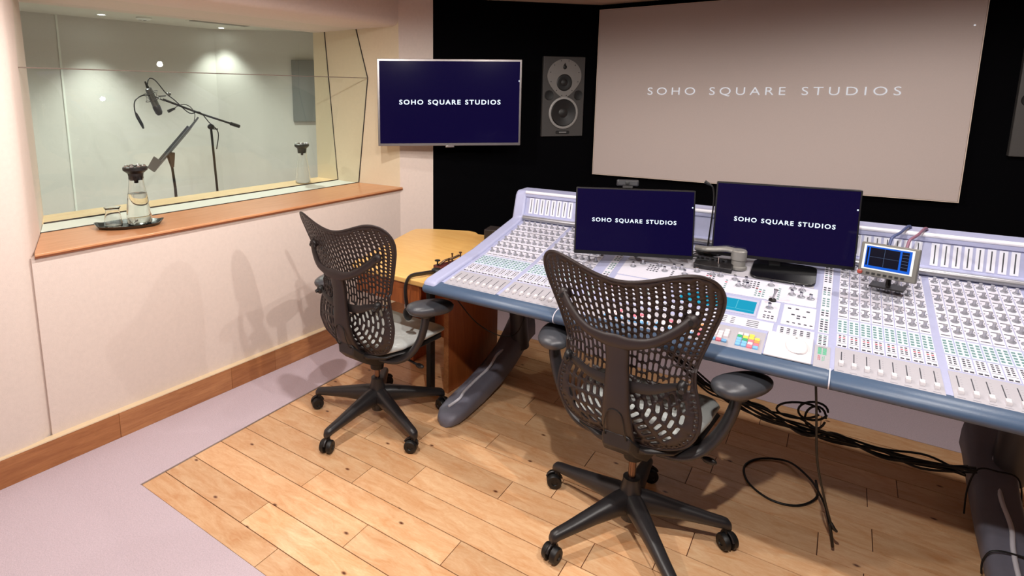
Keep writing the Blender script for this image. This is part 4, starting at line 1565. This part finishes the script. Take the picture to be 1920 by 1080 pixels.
# ------------------------------------------------------------------ wall speakers
spk_box = mat('speaker_grey', (60, 58, 57), 0.6, noise=0.04, nscale=80)
spk_plate = mat('speaker_plate', (118, 115, 112), 0.5, 0.1)
spk_ring = mat('speaker_ring', (142, 140, 138), 0.4, 0.1)
def wall_speaker(loc, rz, label):
    t = empty('wall_speaker', loc, rz, label, 'loudspeaker', 'grey two-way loudspeakers on the black walls')
    w, h = 0.335, 0.585
    RX = Matrix.Rotation(pi / 2, 4, 'X')
    m_ = MB(); m_.box(-w / 2, w / 2, -0.02, 0.12, -h / 2, h / 2); m_.build('cabinet', spk_box, t, bevel=0.004)
    def disc(prof, x, z, y, name, mt, par=t, seg=32, sx=1.0):
        q = MB()
        q.lathe(prof, seg, Matrix.Translation((x, y, z)) @ RX @ Matrix.Diagonal((sx, 1, 1, 1)), cap=False)
        return q.build(name, mt, par, smooth=40)
    # rounded top plate (wide disc narrowing downwards)
    pts = []
    for k in range(40):
        a = 2 * pi * k / 40
        r = 0.128
        x = r * 1.08 * cos(a)
        z = r * sin(a)
        if sin(a) < -0.0:
            x *= 1 - 0.42 * (abs(sin(a)) ** 1.6)
            z *= 1.22
        pts.append((x, z))
    m_ = MB()
    m_.prism([(p[0], p[1]) for p in pts], 0, 0.006, M=Matrix.Translation((0, -0.020, 0.148)) @ RX)
    m_.build('waveguide_plate', spk_plate, t, bevel=0.002, smooth=40)
    disc([(0.062, 0.0065), (0.058, 0.011), (0.052, 0.012), (0.026, 0.0068), (0.022, 0.009), (0.012, 0.013), (0.0005, 0.014)], 0, 0.104, -0.0195, 'midrange_driver', rubberb)
    m_ = MB(); m_.lathe([(0.016, 0.0065), (0.014, 0.009), (0.006, 0.012), (0.0005, 0.012)], 20, Matrix.Translation((0, -0.0195, 0.216)) @ RX, cap=False)
    m_.prism([(-0.010, 0.018), (0.010, 0.018), (0.0, 0.036)], 0.0, 0.008, M=Matrix.Translation((0, -0.020, 0.212)) @ RX)
    m_.build('tweeter', rubberb, t)
    for s_ in (-1, 1):
        disc([(0.036, 0.001), (0.034, 0.003), (0.030, 0.0016), (0.0005, 0.0014)], s_ * 0.118, 0.012, -0.0205, 'port', rubberb)
    m_ = disc([(0.118, 0.0), (0.118, 0.008), (0.112, 0.011), (0.102, 0.010), (0.100, 0.004)], 0, -0.118, -0.0205, 'woofer_ring', spk_ring)
    disc([(0.101, 0.006), (0.094, 0.014), (0.084, 0.012), (0.036, 0.002), (0.032, 0.005), (0.016, 0.009), (0.0005, 0.010)], 0, -0.118, -0.0205, 'woofer', mat('cone_black', (22, 21, 22), 0.45), t)
    m_ = MB()
    for k in range(12):
        a = 2 * pi * (k + .5) / 12
        m_.lathe([(0.0035, 0.0055), (0.0035, 0.008), (0.0005, 0.0085)], 8, Matrix.Translation((0.128 * cos(a), -0.0205, 0.148 + 0.118 * sin(a) * (1.2 if sin(a) < 0 else 1))) @ RX if False else Matrix.Translation((0.118 * cos(a) * (1 if sin(a) > 0 else 1 - .42 * abs(sin(a)) ** 1.6), -0.0205, 0.148 + 0.117 * sin(a) * (1.22 if sin(a) < 0 else 1))) @ RX, cap=False)
    m_.build('plate_screws', rubberb, t)['kind'] = 'stuff'
    m_ = MB(); m_.prism(rrect(-0.055, 0.055, -0.012, 0.012, 0.011, 5), 0, 0.004, M=Matrix.Translation((0, -0.020, -0.262)) @ RX); m_.build('badge', rubberb, t)
    m_ = MB(); m_.box(-0.030, 0.030, -0.0252, -0.0235, -0.266, -0.258); m_.build('badge_print', mat('badge_grey', (120, 120, 120), 0.5), t)
    return t


DA = atan2(KY - QY, KX - QX)
dn = Vector((sin(DA), -cos(DA), 0))
pc = Vector((-2.0205, 3.9695, 1.5795))
wall_speaker(tuple(pc + dn * 0.004), DA, 'grey two-way loudspeaker on the black wall between the television and the projection screen')
p2 = SW(0, 0.02, 0)
wall_speaker((0.457 + 0.168 * cos(SA) + 0.004, 4.41 + 0.168 * sin(SA) - 0.02, 1.562), SA, 'grey loudspeaker on the black wall right of the projection screen, cut by the photo edge')

# ------------------------------------------------------------------ desk beside the console
dz = 0.74
t = empty('side_desk', (-2.1, 2.4, 0), 0, 'light wooden desk between the window wall and the left end of the console', 'desk')
def dl(p):
    return (p[0] + 2.1, p[1] - 2.4)
top = [(-2.13, 1.935), (-1.64, 1.945), (-1.63, 2.62)]
top += [(-1.80, 2.86), (-1.90, 2.90), (-1.955, 2.875), (-2.00, 2.872), (-2.045, 2.905), (-2.10, 2.905), (-2.22, 2.85), (-2.33, 2.79), (-2.395, 2.735), (-2.395, 2.69), (-2.345, 2.53), (-2.27, 2.30), (-2.20, 2.08), (-2.16, 1.96)]
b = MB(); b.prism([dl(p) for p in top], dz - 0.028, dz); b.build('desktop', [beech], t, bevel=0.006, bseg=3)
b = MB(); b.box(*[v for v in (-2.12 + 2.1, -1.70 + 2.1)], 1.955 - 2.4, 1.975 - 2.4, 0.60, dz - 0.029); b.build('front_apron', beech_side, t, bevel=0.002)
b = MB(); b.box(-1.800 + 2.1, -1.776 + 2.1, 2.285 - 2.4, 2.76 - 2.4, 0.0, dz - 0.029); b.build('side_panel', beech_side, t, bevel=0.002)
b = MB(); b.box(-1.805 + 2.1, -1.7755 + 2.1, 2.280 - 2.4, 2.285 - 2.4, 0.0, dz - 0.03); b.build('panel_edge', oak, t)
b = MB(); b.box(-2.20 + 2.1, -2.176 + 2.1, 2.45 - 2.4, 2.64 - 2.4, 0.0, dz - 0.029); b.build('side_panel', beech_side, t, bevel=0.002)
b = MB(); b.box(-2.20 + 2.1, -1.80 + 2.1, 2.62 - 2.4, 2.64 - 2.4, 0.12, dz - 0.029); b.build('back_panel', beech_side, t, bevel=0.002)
b = MB(); b.box(-1.862 + 2.1, -1.832 + 2.1, 2.20 - 2.4, 2.24 - 2.4, 0.0, 0.60); b.build('cable_post', rubberb, t, bevel=0.003)
# dark box at the back of the desk
t = empty('desk_speaker', (-1.80, 2.76, dz), 0.25, 'small dark box standing at the back of the wooden desk against the console end', 'speaker')
b = MB(); b.box(-0.055, 0.055, -0.05, 0.06, 0.0, 0.085); b.build('body', mat('box_brown_black', (46, 38, 36), 0.5), t, bevel=0.004)
b = MB(); b.box(-0.048, 0.048, -0.053, -0.0495, 0.008, 0.078); b.build('front_grille', blackp, t)
# wooden block with brass fittings
t = empty('desk_instrument', (-1.700, 2.195, dz), radians(78), 'dark red wooden block with metal thumb screws at the desk front by the console', 'instrument')
b = MB(); b.box(-0.085, 0.085, -0.028, 0.028, 0.0005, 0.028); b.build('block', mat('mahogany', (84, 32, 30), 0.35, noise=0.1, nscale=60), t, bevel=0.003)
brass = mat('aged_brass', (130, 104, 84), 0.3, 0.9)
b = MB(); b.tube(crom([(-0.07, 0.0, 0.03), (-0.03, 0.003, 0.045), (0.02, -0.002, 0.05), (0.06, 0.002, 0.055)], 4), 0.006, 8); b.build('lever_bar', brass, t, smooth=60)
for (x, y, z0, z1, r) in ((-0.075, 0.006, 0.028, 0.055, 0.014), (-0.02, -0.015, 0.028, 0.058, 0.007), (0.025, 0.012, 0.028, 0.07, 0.006), (0.06, -0.01, 0.028, 0.075, 0.008)):
    b = MB(); b.lathe([(0.004, z0), (0.004, z1 - 0.006), (r, z1 - 0.004), (r, z1), (0.002, z1 + 0.002)], 14, Matrix.Translation((x, y, 0))); b.build('thumb_screw', rubberb if r > 0.01 else brass, t)
# headphones hooked over the desk edge
t = empty('headphones', (-1.735, 1.95, dz), 0, 'black headband of headphones hanging over the front edge of the wooden desk', 'headphones')
b = MB()
hb = crom([(0.035, 0.12, 0.012), (0.02, 0.05, 0.018), (-0.005, -0.005, 0.014), (-0.012, -0.03, -0.02), (-0.012, -0.034, -0.07), (-0.008, -0.03, -0.12), (-0.004, -0.028, -0.145)], 6)
b.tube(hb, [(0.013, 0.0055)] * len(hb), 10, upv=(0, 1, 0)); b.build('headband', blackp, t, smooth=60)
b = MB(); b.ball((0.04, 0.135, 0.015), (0.03, 0.022, 0.014), 14, 8); b.build('ear_cup', rubberb, t, smooth=60)
b = MB(); b.ball((-0.002, -0.03, -0.165), (0.028, 0.016, 0.032), 14, 8); b.build('ear_cup', rubberb, t, smooth=60)

# ------------------------------------------------------------------ things on the window sill
glass_c = real_glass('clear_glass', (1, 1, 1), 1.46)
water = real_glass('water', (0.97, 0.97, 0.94), 1.33)
t = empty('serving_tray', (-2.972, 1.225, SILL), radians(62), 'oval black tray with upturned ends on the window sill under the carafe and glass', 'tray')
b = MB()
def oval(a_, c_, z, n=40, lift=0.0):
    return [Vector((a_ * cos(2 * pi * k / n), c_ * sin(2 * pi * k / n), z + lift * max(0, abs(cos(2 * pi * k / n)) - 0.85) / 0.15)) for k in range(n)]
b.loft([oval(0.115, 0.065, 0.001), oval(0.135, 0.082, 0.002), oval(0.153, 0.098, 0.016, lift=0.010), oval(0.155, 0.100, 0.018, lift=0.012), oval(0.150, 0.095, 0.018, lift=0.012), oval(0.132, 0.079, 0.006), oval(0.112, 0.062, 0.005)])
b.build('dish', mat('tray_black', (16, 15, 17), 0.3, bump=0.15, bscale=200), t, smooth=50)
def carafe(loc, label, s=1.0, fill=0.55):
    t = empty('water_carafe', loc, 0, label, 'carafe', 'glass carafes with black stoppers')
    H = 0.285 * s
    prof = [(0.046, 0.0), (0.053, 0.006), (0.0535, 0.03), (0.050, 0.07), (0.044, 0.115), (0.037, 0.16), (0.0325, 0.195), (0.0315, 0.225), (0.034, 0.255)]
    inner = [(r - 0.0025, max(z, 0.010)) for r, z in prof][::-1]
    inner[-1] = (0.030, 0.011)
    m_ = MB()
    m_.lathe([(0.001, 0.0)] + [(r * s, z * s) for r, z in prof] + [(r * s, z * s) for r, z in inner] + [(0.001, 0.011)], 36, cap=False)
    m_.build('bottle', glass_c, t, smooth=60)
    if fill:
        m_ = MB()
        wp = [(0.001, 0.0112)] + [(r * s - 0.0028, z * s) for r, z in prof if 0.011 < z < fill * 0.25] 
        wp = [(0.001, 0.0118), (0.045 * s, 0.0118)] + wp[1:] + [(wp[-1][0] - 0.001, fill * 0.25), (0.001, fill * 0.25)]
        m_.lathe(wp, 36, cap=False)
        m_.build('water', water, t, smooth=60)
    m_ = MB()
    m_.lathe([(0.0285 * s, 0.222), (0.0335 * s, 0.256), (0.036 * s, 0.258), (0.052 * s, 0.272), (0.0525 * s, 0.286), (0.046 * s, 0.290), (0.034 * s, 0.290), (0.030 * s, 0.284), (0.001, 0.283)], 30)
    m_.lathe([(0.001, 0.205), (0.009 * s, 0.207), (0.009 * s, 0.226), (0.001, 0.226)], 16)
    m_.build('stopper', blackp, t, smooth=40)
    m_ = MB()
    for k in range(8):
        a = 2 * pi * k / 8
        m_.ball((0.038 * s * cos(a), 0.038 * s * sin(a), 0.291), (0.011 * s, 0.011 * s, 0.007), 8, 6)
    m_.build('crown_lid', chrome, t, smooth=60)['kind'] = 'stuff'
    return t
carafe((-2.975, 1.275, SILL + 0.006), 'glass water carafe with black stopper on the black tray on the window sill', 1.08, fill=0.62)
c2_ = carafe((-3.46, 2.675, SILL), 'glass water carafe with black stopper on the booth side behind the window glass', 1.02, fill=0.0)
m_ = MB()
t = empty('drinking_glass', (-2.985, 1.155, SILL + 0.006), 0, 'short empty drinking glass flaring at the rim, beside the carafe on the tray', 'glass')
pr = [(0.030, 0.0), (0.039, 0.004), (0.0405, 0.02), (0.036, 0.05), (0.0305, 0.078), (0.030, 0.088), (0.0375, 0.100)]
m_.lathe([(0.001, 0.0)] + pr + [(0.0355, 0.100)] + [(r - 0.002, max(z, 0.008)) for r, z in pr[::-1]][1:-1] + [(0.028, 0.009), (0.001, 0.009)], 32, cap=False)
m_.build('tumbler', glass_c, t, smooth=60)

# ------------------------------------------------------------------ booth: microphone boom, music stand, panel
MX_ = -4.2
t = empty('microphone_stand', (MX_, 2.42, 0), 0, 'black boom microphone stand in the recording booth', 'microphone stand')
def LB(p, o_=t):
    return Vector(p) - o_.location
blk = mat('stand_black', (22, 20, 22), 0.4)
b = MB(); b.tube([(0, 0.0, 0.06), (0, -0.008, 0.80)], 0.013, 10); b.build('lower_tube', blk, t)
b = MB(); b.tube([(0, -0.008, 0.78), (0, -0.03, 1.335)], 0.009, 10); b.build('upper_tube', blk, t)
for k in range(3):
    a = radians(30 + 120 * k)
    b = MB(); b.tube([(0.02 * cos(a), 0.02 * sin(a), 0.16), (0.30 * cos(a), 0.30 * sin(a), 0.01)], 0.009, 8); b.build('leg', blk, t)
b = MB(); b.ball((0, -0.03, 1.345), (0.018, 0.028, 0.022), 12, 8); b.tube([(0, -0.03, 1.33), (0.01, 0.02, 1.325)], 0.005, 8); b.build('boom_clutch', blk, t)
b = MB(); b.tube([(0, 0.215, 1.337), (0, 0.12, 1.370), (0, -0.10, 1.445), (0, -0.30, 1.523), (0, -0.385, 1.556)], [0.012, 0.008, 0.008, 0.008, 0.008], 10); b.build('boom', blk, t)
b = MB(); b.tube([(0, 0.215, 1.337), (0, 0.14, 1.363)], 0.014, 10); b.build('counterweight', rubberb, t)
b = MB(); b.tube(crom([(0.01, 0.0, 1.17), (0.012, 0.02, 1.30), (0.012, -0.05, 1.38), (0.01, -0.12, 1.46), (0.008, -0.2, 1.455), (0.0, -0.30, 1.55), (0, -0.36, 1.60), (0, -0.43, 1.69), (0, -0.475, 1.70), (0, -0.49, 1.64)], 5), 0.004, 8); b.build('cable', rubberb, t, smooth=60)
t = empty('studio_microphone', (MX_, 1.965, 1.52), 0, 'silver condenser microphone in a wire cradle hanging from the boom', 'microphone')
steel = mat('mic_steel', (120, 120, 122), 0.3, 0.8)
ax = Vector((0, 0.07, -0.19)).normalized()
def MPt(s_):
    return Vector((0, -0.03, 0.115)) + ax * s_
b = MB(); b.tube([MPt(0.0), MPt(0.005), MPt(0.13)], [0.018, 0.023, 0.024], 16); b.build('body', steel, t, smooth=40)
b = MB(); b.tube([MPt(0.13), MPt(0.14), MPt(0.185), MPt(0.20)], [0.024, 0.027, 0.024, 0.015], 16); b.build('head_grille', mat('grille_grey', (74, 74, 78), 0.45, 0.7), t, smooth=40)
b = MB(); b.tube([MPt(-0.05), MPt(-0.01), MPt(0.0)], [0.006, 0.010, 0.010], 10); b.build('plug', rubberb, t)
for s_ in (0.035, 0.085):
    b = MB()
    c_ = MPt(s_)
    q = ax.to_track_quat('Z', 'Y').to_matrix().to_4x4()
    ring = [Matrix.Translation(c_) @ q @ Vector((0.05 * cos(2 * pi * k / 24), 0.05 * sin(2 * pi * k / 24), 0)) for k in range(25)]
    b.tube(ring, 0.0022, 6)
    b.build('cradle_ring', steel, t)
b = MB()
q = ax.to_track_quat('Z', 'Y').to_matrix().to_4x4()
for k in range(8):
    a = 2 * pi * k / 8
    z0, z1 = (0.035, 0.085) if k % 2 else (0.085, 0.035)
    b.tube([Matrix.Translation(MPt(z0)) @ q @ Vector((0.05 * cos(a), 0.05 * sin(a), 0)), Matrix.Translation(MPt(z1)) @ q @ Vector((0.024 * cos(a + .4), 0.024 * sin(a + .4), 0))], 0.0015, 5)
b.tube([MPt(0.06) + Vector((0, 0.05, 0)), Vector((0, 0.09, 0.062))], 0.005, 6)
b.ball((0, 0.115, 0.075), (0.012, 0.016, 0.014), 10, 6)
b.build('cradle_wires', steel, t)['kind'] = 'stuff'
t = empty('gooseneck_microphone', (MX_, 2.02, 1.55), 0, 'thin black gooseneck microphone curling down left of the silver booth microphone', 'microphone')
g0 = crom([(0.012, 0.02, -0.005), (0.012, -0.06, 0.03), (0.012, -0.13, 0.035), (0.012, -0.185, 0.0), (0.012, -0.195, -0.06), (0.012, -0.185, -0.10)], 6)
b = MB(); b.tube(g0, 0.0045, 8); b.build('neck', blk, t, smooth=60)
b = MB(); b.tube([(0.012, -0.188, -0.085), (0.012, -0.18, -0.11), (0.012, -0.155, -0.165), (0.012, -0.145, -0.195)], [0.007, 0.011, 0.011, 0.006], 10); b.build('capsule', rubberb, t, smooth=60)
t = empty('music_stand', (MX_, 2.08, 0), 0, 'black tilted music stand beside the boom stand in the booth', 'music stand')
b = MB(); b.tube([(0, 0.0, 0.05), (0, -0.005, 0.90), (0, -0.022, 1.13)], [0.013, 0.010, 0.009], 10); b.build('pole', blk, t)
for k in range(3):
    a = radians(60 + 120 * k)
    b = MB(); b.tube([(0.01 * cos(a), 0.01 * sin(a), 0.10), (0.24 * cos(a), 0.24 * sin(a), 0.01)], 0.008, 8); b.build('leg', blk, t)
b = MB(); b.loft([[Vector((x, y, z)) for x, y in ((-w_, -w_ + dy), (w_, -w_ + dy), (w_, w_ + dy), (-w_, w_ + dy))] for z, w_, dy in ((1.06, 0.010, -0.015), (1.13, 0.020, -0.02), (1.17, 0.026, -0.025))]); b.build('bracket', mat('bracket_brown', (78, 62, 56), 0.4), t, bevel=0.003)
# desk plate seen nearly edge-on, sloping up towards the corner
a0, a1 = Vector((0, -0.125, 1.075)), Vector((0, 0.175, 1.375))
dirv = (a1 - a0).normalized()
vd = Vector((4.2, -2.16, 0.50)).normalized()
xv = (vd - dirv * vd.dot(dirv)).normalized()
nrm = xv.cross(dirv).normalized()
Mp = Matrix(((xv.x, dirv.x, nrm.x, a0.x), (xv.y, dirv.y, nrm.y, a0.y), (xv.z, dirv.z, nrm.z, a0.z), (0, 0, 0, 1)))
b = MB(); b.box(-0.20, 0.20, 0.0, 0.42, -0.006, 0.006, M=Mp); b.box(-0.20, 0.20, -0.004, 0.004, 0.0, 0.055, M=Mp); b.build('desk', mat('stand_grey', (74, 74, 80), 0.45), t, bevel=0.002)
b = MB(); b.box(-0.17, 0.17, 0.01, 0.33, 0.007, 0.022, M=Mp); b.build('script_holder', mat('script_grey', (52, 52, 58), 0.5), t, bevel=0.002)
t = empty('reading_lamp', (MX_, 2.255, 1.40), 0, 'tiny black clip lamp with curved neck above the music stand', 'lamp')
b = MB(); b.tube(crom([(0, 0.0, -0.015), (0, 0.012, 0.045), (0, -0.015, 0.095), (0, -0.06, 0.118), (0, -0.11, 0.110), (0, -0.15, 0.085)], 5), 0.003, 6); b.build('neck', blk, t, smooth=60)
b = MB(); b.tube([(0, -0.14, 0.09), (0, -0.19, 0.070)], [0.008, 0.012], 10); b.build('head', rubberb, t)
t = empty('booth_display', (-4.835, 3.85, 1.625), atan2(0.863, 0.704), 'dark flat panel hung on the right wall inside the recording booth', 'panel')
b = MB(); b.box(-0.16, 0.34, -0.04, -0.005, -0.31, 0.31); b.build('frame', mat('booth_panel_frame', (120, 124, 122), 0.4), t, bevel=0.003)
b = MB(); b.box(-0.152, 0.332, -0.042, -0.0405, -0.30, 0.30); b.build('screen', mat('booth_panel', (120, 124, 124), 0.3), t)

# ------------------------------------------------------------------ cables around the console
t = empty('hanging_cable', (-0.131, 2.039, 0.70), 0, 'long thin black cable hanging from the console front with a knotted end near the floor', 'cable')
def hl(p):
    return Vector(p) - Vector((-0.131, 2.039, 0.70))
b = MB(); b.tube([hl(p) for p in crom([(-0.131, 2.039, 0.72), (-0.121, 2.05, 0.62), (-0.105, 2.10, 0.42), (-0.075, 2.17, 0.25), (-0.052, 2.24, 0.13)], 6)], 0.0035, 8); b.build('cord', rubberb, t, smooth=60)
b = MB()
b.tube([hl(p) for p in crom([(-0.052, 2.24, 0.13), (-0.04, 2.235, 0.115), (-0.035, 2.25, 0.10), (-0.05, 2.255, 0.105), (-0.055, 2.245, 0.12), (-0.046, 2.243, 0.08), (-0.040, 2.262, 0.028)], 6)], 0.005, 8); b.build('knotted_end', rubberb, t, smooth=60)
t = empty('cable_loop', (-0.2, 2.58, 0.0), 0, 'looped black cable lying on the wooden floor under the console', 'cable')
b = MB()
lp = crom([(-0.052, 2.25, 0.10), (-0.075, 2.36, 0.10), (-0.10, 2.46, 0.08), (-0.15, 2.62, 0.04), (-0.24, 2.74, 0.012), (-0.34, 2.70, 0.006), (-0.385, 2.60, 0.005), (-0.35, 2.49, 0.005), (-0.26, 2.43, 0.005), (-0.17, 2.455, 0.006), (-0.115, 2.55, 0.012), (-0.13, 2.66, 0.016)], 7)
b.tube([p - Vector((-0.2, 2.58, 0)) for p in lp], 0.0045, 8); b.build('cord', rubberb, t, smooth=60)
t = empty('cable_bundle', (-0.1, 2.66, 0.0), 0, 'bundle of black cables slung between the console legs at the back', 'cables')
for q in range(9):
    r_ = random.Random(90 + q)
    zz = [0.36, 0.30, 0.27, 0.25, 0.235, 0.225, 0.225, 0.235]
    pts = []
    for k in range(8):
        f = k / 7
        pts.append((-0.62 + 0.95 * f + r_.uniform(-.02, .02) + 0.1, 2.62 + 0.12 * f + 0.09 * 0 + r_.uniform(-.03, .03) - 2.66, zz[k] - 0.02 + r_.uniform(-.022, .022)))
    pts = [(-0.9, 0.0, 0.60 + r_.uniform(-.02, .02))] + pts
    b = MB(); b.tube(crom(pts, 6), 0.0045, 6); b.build('cable', rubberb, t, smooth=60)
t = empty('cable_coil', (-0.235, 2.60, 0.33), 0, 'small loose coil of black cable hanging on the hanging cord below the console front', 'cable')
for q, (rx, rz_, dx, dz_) in enumerate(((0.075, 0.035, 0.0, 0.0), (0.05, 0.04, 0.05, 0.01), (0.035, 0.05, 0.06, -0.02))):
    pts = [(dx + rx * cos(2 * pi * k / 20) + 0.02, 0.01 * q, dz_ + rz_ * sin(2 * pi * k / 20) + 0.25 * rx * cos(2 * pi * k / 20)) for k in range(20)]
    b = MB(); b.tube(pts, 0.0045, 6); b.build('cable', rubberb, t, smooth=60)
t = empty('desk_cable', (-1.60, 2.2, 0.0), 0, 'thin black cable curling from the left end of the console down the desk side panel', 'cable')
pts = crom([(-0.05, -0.12, 0.72), (-0.03, 0.0, 0.56), (0.0, 0.10, 0.44), (0.06, 0.20, 0.36), (0.10, 0.30, 0.34), (0.13, 0.34, 0.42), (0.10, 0.40, 0.48), (0.05, 0.42, 0.42)], 6)
b = MB(); b.tube(pts, 0.003, 6); b.build('cord', rubberb, t, smooth=60)
for q in range(2):
    t = empty('leg_cable_tie', tuple(CW(2.03, 0.42 + 0.34 * q, 0.0)), CA, ('lower' if q == 0 else 'upper') + ' black tie looped around the right console leg', 'cable tie')
    h = 0.115 if q == 0 else 0.215
    pts = [(-0.073, 0, 0.02), (-0.075, 0, h * 0.6), (-0.055, 0.0, h), (0.0, 0.01, h + 0.006), (0.055, 0.01, h), (0.075, 0.01, h * 0.6), (0.073, 0.01, 0.02)]
    b = MB(); b.tube(crom(pts, 5), 0.003, 6); b.build('loop', rubberb, t, smooth=60)
